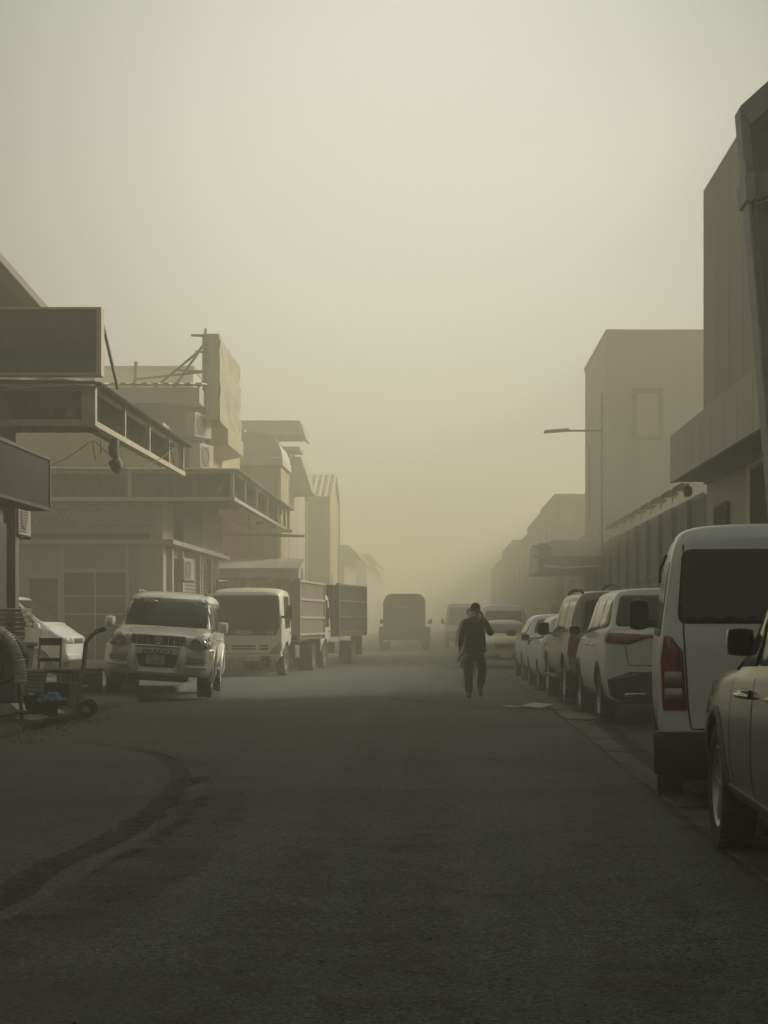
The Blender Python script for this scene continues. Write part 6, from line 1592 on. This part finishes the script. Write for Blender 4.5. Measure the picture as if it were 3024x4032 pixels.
# tub with a blue plastic bag, ribbed scrap behind it
TB = local('tub', (W(158, 2740, 22.6).x, 22.7, KZ), 'dark rubber tub with a blue bag pushed inside, beside the duct hose', 'tub', rz=R(10))
MB().lathe([(0, .001), (0, .19), (.27, .245), (.28, .25), (.27, .235), (.03, .18), (.03, .001)], 'z', n=24).build('tub_body', M['rubber'], TB, smooth=True, angle=40)
bg = MB().sheet((-.05, -.2, .20), (.32, 0, 0), (0, .36, 0), 18, 18, lambda a, b_: (.05 * noise.noise(Vector((a * 4, b_ * 4, 7))), .05 * noise.noise(Vector((a * 4, b_ * 4, 3))), .10 * math.sin(PI * a) * math.sin(PI * b_) + .05 * noise.noise(Vector((a * 7, b_ * 7, 0)))))
o = bg.build('blue_bag', M['bag_blue'], smooth=True, solid=.004, angle=80); o.location = (W(170, 2700, 22.55).x, 22.55, KZ + .02); tag(o, 'crumpled bright blue plastic bag in the dark tub', 'bag')
sc = MB().corr((0, 0, 0), (0, .1, .30), (.26, 0, -.02), .03, .05, (0, -1, 0)); o = sc.build('ribbed_scrap', M['plastic_cream'], solid=.01); o.location = (W(95, 2665, 23.3).x, 23.3, KZ + .3)
tag(o, 'ribbed pale plastic scrap sticking up behind the tub', 'scrap')

# white people carrier parked across the alley
def alley_car():
    root, b = make_car('people_carrier', 'white people carrier nosing out of the alley behind the grey bin', 'car', M['paint_white'],
        4.4, 1.80, 2.0, .32, (1.14, 1.18), -2.05, -1.85, .75, 1.62, 1.30, 1.12, 1.02, .66, 1.40, -1.30, .33, cuts=(-.95, .35), zm=.74, side_top=1.84)
    b.decal('bumper', rr([(-.74, .42), (.74, .42), (.76, .56), (-.76, .56)], .03), 'F', M['paint_white'], root, off=.03, thick=.03)
    return root

# ------------------------------------------------------------------ vehicles and people, set in place
o = offroader(); place(o, -5.11, 31.95, 180 + 4.2, z=.085, roll=-3.6)
t1 = lorry('cargo_lorry', 'cream lorry with pale ribbed cargo sides parked behind the gold off-road wagon', 'lorries parked on the left', M['panel_truck'], 2.14, 1.95, 6.45, 1.02, 2.42)
place(t1, -4.97, 43.0, 180 - 4.4)
t2 = lorry('cargo_lorry', 'lorry with dark brown cargo sides, parked right behind the cream lorry', 'lorries parked on the left', M['panel_brown'], 2.25, 1.72, 6.3, 1.05, 2.46)
place(t2, -4.50, 49.95, 180 - 8)
tp = tarp_truck(); place(tp, -1.80, 81.6, 0)
v = white_van(); place(v, 2.38 + .26, 12.36 + 2.33, -6.3)
s = black_suv(); place(s, 2.52, 9.1, -1.5)
s = white_crossover(); place(s, 2.05 + .93 - .0, 22.35 + 2.33, 1.0)
s = dark_wagon(); place(s, 2.0 + .92 - .06, 28.1 + 2.3, 2.4)
s = silver_sedan(); place(s, 1.80 + .86, 33.1 + 2.0, 1.2)
s = far_suv(); place(s, 1.80 + .88, 39.6 + 2.15, 1.0)
s = facing_sedan(); place(s, 1.80, 49.3 + 2.2, 180)
s = far_van('pale van facing the viewer behind the pale sedan, only its upper half visible', M['paint_white'], H=1.98); place(s, 2.2, 62 + 2.3, 180)
s = far_van('faint grey minibus facing the viewer, half hidden by the two men', M['paint_tan'], H=2.26); place(s, .95, 84 + 2.3, 180)
s = alley_car(); place(s, -11.3, 43.4, -96)
m1 = man_in_black(); m1.location = (W(1872, 2745, 31.0).x, 31.0, 0)
m2 = man_behind(); m2.location = (W(1850, 2600, 43.0).x, 43.0, 0)
# bottle and folded papers held low in his hand
bt = MB().tube([(-.03, 0, 0), (.0, 0, .05), (.07, 0, .20), (.08, 0, .225), (.095, 0, .26)], [.028, .034, .034, .018, .016], 12).build('bottle', M['paper'], smooth=True)
bt.location = (m1.location.x - .30, 30.92, .66); tag(bt, 'pale bottle held low in the hand of the man in black', 'bottle')
bt = MB().sheet((0, 0, 0), (.09, 0, .02), (-.03, 0, -.16), 8, 8, lambda a, b_: (0, .01 * noise.noise(Vector((a * 5, b_ * 5, 0))), 0)).build('plastic_bag', M['lamp_grey'], smooth=True, solid=.01)
bt.location = (m1.location.x - .255, 30.95, .70); tag(bt, 'small grey plastic bag dangling beside the hand of the man in black', 'bag')
ph = MB().obox((0, 0, 0), (.012, .07, .14)).build('mobile_phone', M['plastic_dark'], bevel=.004); ph.location = (m1.location.x + .098, 30.90, 1.50); ph.rotation_euler = (R(15), R(-12), 0)
tag(ph, 'dark mobile phone held to the ear of the man in black', 'phone')

# ------------------------------------------------------------------ sky, haze, sun and camera
SUN_EL, SUN_AZ = 30.0, 60.0      # degrees; azimuth clockwise from straight ahead
world = bpy.data.worlds.new('World'); scene.world = world; world.use_nodes = True
N, L = world.node_tree.nodes, world.node_tree.links
bgn = N['Background']; bgn.inputs['Strength'].default_value = SKY_STRENGTH
sk = N.new('ShaderNodeTexSky'); sk.sky_type = 'NISHITA'; sk.sun_disc = False; sk.sun_elevation = R(SUN_EL); sk.sun_rotation = R(SUN_AZ)
sk.dust_density = 9.0; sk.air_density = 1.6; sk.ozone_density = .6; sk.altitude = 10
tcn = N.new('ShaderNodeTexCoord')
dt = N.new('ShaderNodeVectorMath'); dt.operation = 'DOT_PRODUCT'; L.new(tcn.outputs['Generated'], dt.inputs[0])
az, el = R(GLOW_AZ), R(GLOW_EL); dt.inputs[1].default_value = (math.sin(az) * math.cos(el), math.cos(az) * math.cos(el), math.sin(el))
rp = N.new('ShaderNodeValToRGB'); L.new(dt.outputs['Value'], rp.inputs[0])     # brightness of the dust veil, falling off away from the glow direction
cr = rp.color_ramp; cr.elements[0].position = 0; cr.elements[0].color = (*[c * .27 for c in VEIL], 1); cr.elements[1].position = 1; cr.elements[1].color = (*[c * 1.0 for c in VEIL], 1)
for pos, k in GLOW: e = cr.elements.new(pos); e.color = (*[c * k for c in VEIL], 1)
sc_ = N.new('ShaderNodeVectorMath'); sc_.operation = 'SCALE'; sc_.inputs['Scale'].default_value = VEIL_GAIN; L.new(rp.outputs[0], sc_.inputs[0])
mx = N.new('ShaderNodeMix'); mx.data_type = 'RGBA'; mx.inputs['Factor'].default_value = .88; L.new(sk.outputs[0], mx.inputs[6]); L.new(sc_.outputs[0], mx.inputs[7]); L.new(mx.outputs[2], bgn.inputs['Color'])

hz = bpy.data.materials.new('haze'); hz.use_nodes = True; nt = hz.node_tree; nt.nodes.remove(nt.nodes['Principled BSDF'])
pv = nt.nodes.new('ShaderNodeVolumePrincipled'); pv.inputs['Density'].default_value = HAZE; pv.inputs['Color'].default_value = (*HAZE_COL, 1); pv.inputs['Anisotropy'].default_value = .6
nt.links.new(pv.outputs[0], nt.nodes['Material Output'].inputs['Volume'])
hb = MB().box(-700, 700, -300, 1700, -1.1, 13.0).build('haze', hz); tag(hb, kind='stuff'); hb['label'] = 'thick pale yellow dust filling the whole street'; hb['category'] = 'haze'

su = bpy.data.lights.new('sun', 'SUN'); su.energy = SUN_E; su.angle = R(17); su.color = (1.0, .93, .76)
so = bpy.data.objects.new('sun', su); COL.objects.link(so)
a_, e_ = R(SUN_AZ), R(SUN_EL); dv = Vector((math.sin(a_) * math.cos(e_), math.cos(a_) * math.cos(e_), math.sin(e_)))
so.rotation_euler = dv.to_track_quat('Z', 'Y').to_euler(); so.location = (0, 0, 60)

cam = bpy.data.cameras.new('camera'); co = bpy.data.objects.new('camera', cam); COL.objects.link(co); scene.camera = co
co.location = (0, 0, EYE); co.rotation_euler = (R(90), 0, 0)
cam.sensor_fit = 'VERTICAL'; cam.sensor_height = 36; cam.sensor_width = 27; cam.lens = F_PX / 4032 * 36
cam.shift_x = -(VX - 1512) / 4032; cam.shift_y = (VY - 2016) / 4032
cam.clip_start = .1; cam.clip_end = 5000
scene.view_settings.view_transform = 'Standard'; scene.view_settings.look = 'None'; scene.view_settings.gamma = 1; scene.view_settings.exposure = EXPOSURE
scene.render.engine = 'CYCLES'; cy = scene.cycles
cy.use_denoising = True; cy.denoiser = 'OPENIMAGEDENOISE'; cy.max_bounces = 6; cy.diffuse_bounces = 3; cy.glossy_bounces = 3; cy.volume_bounces = 2; cy.transparent_max_bounces = 12
cy.use_adaptive_sampling = False; cy.sample_clamp_indirect = 6
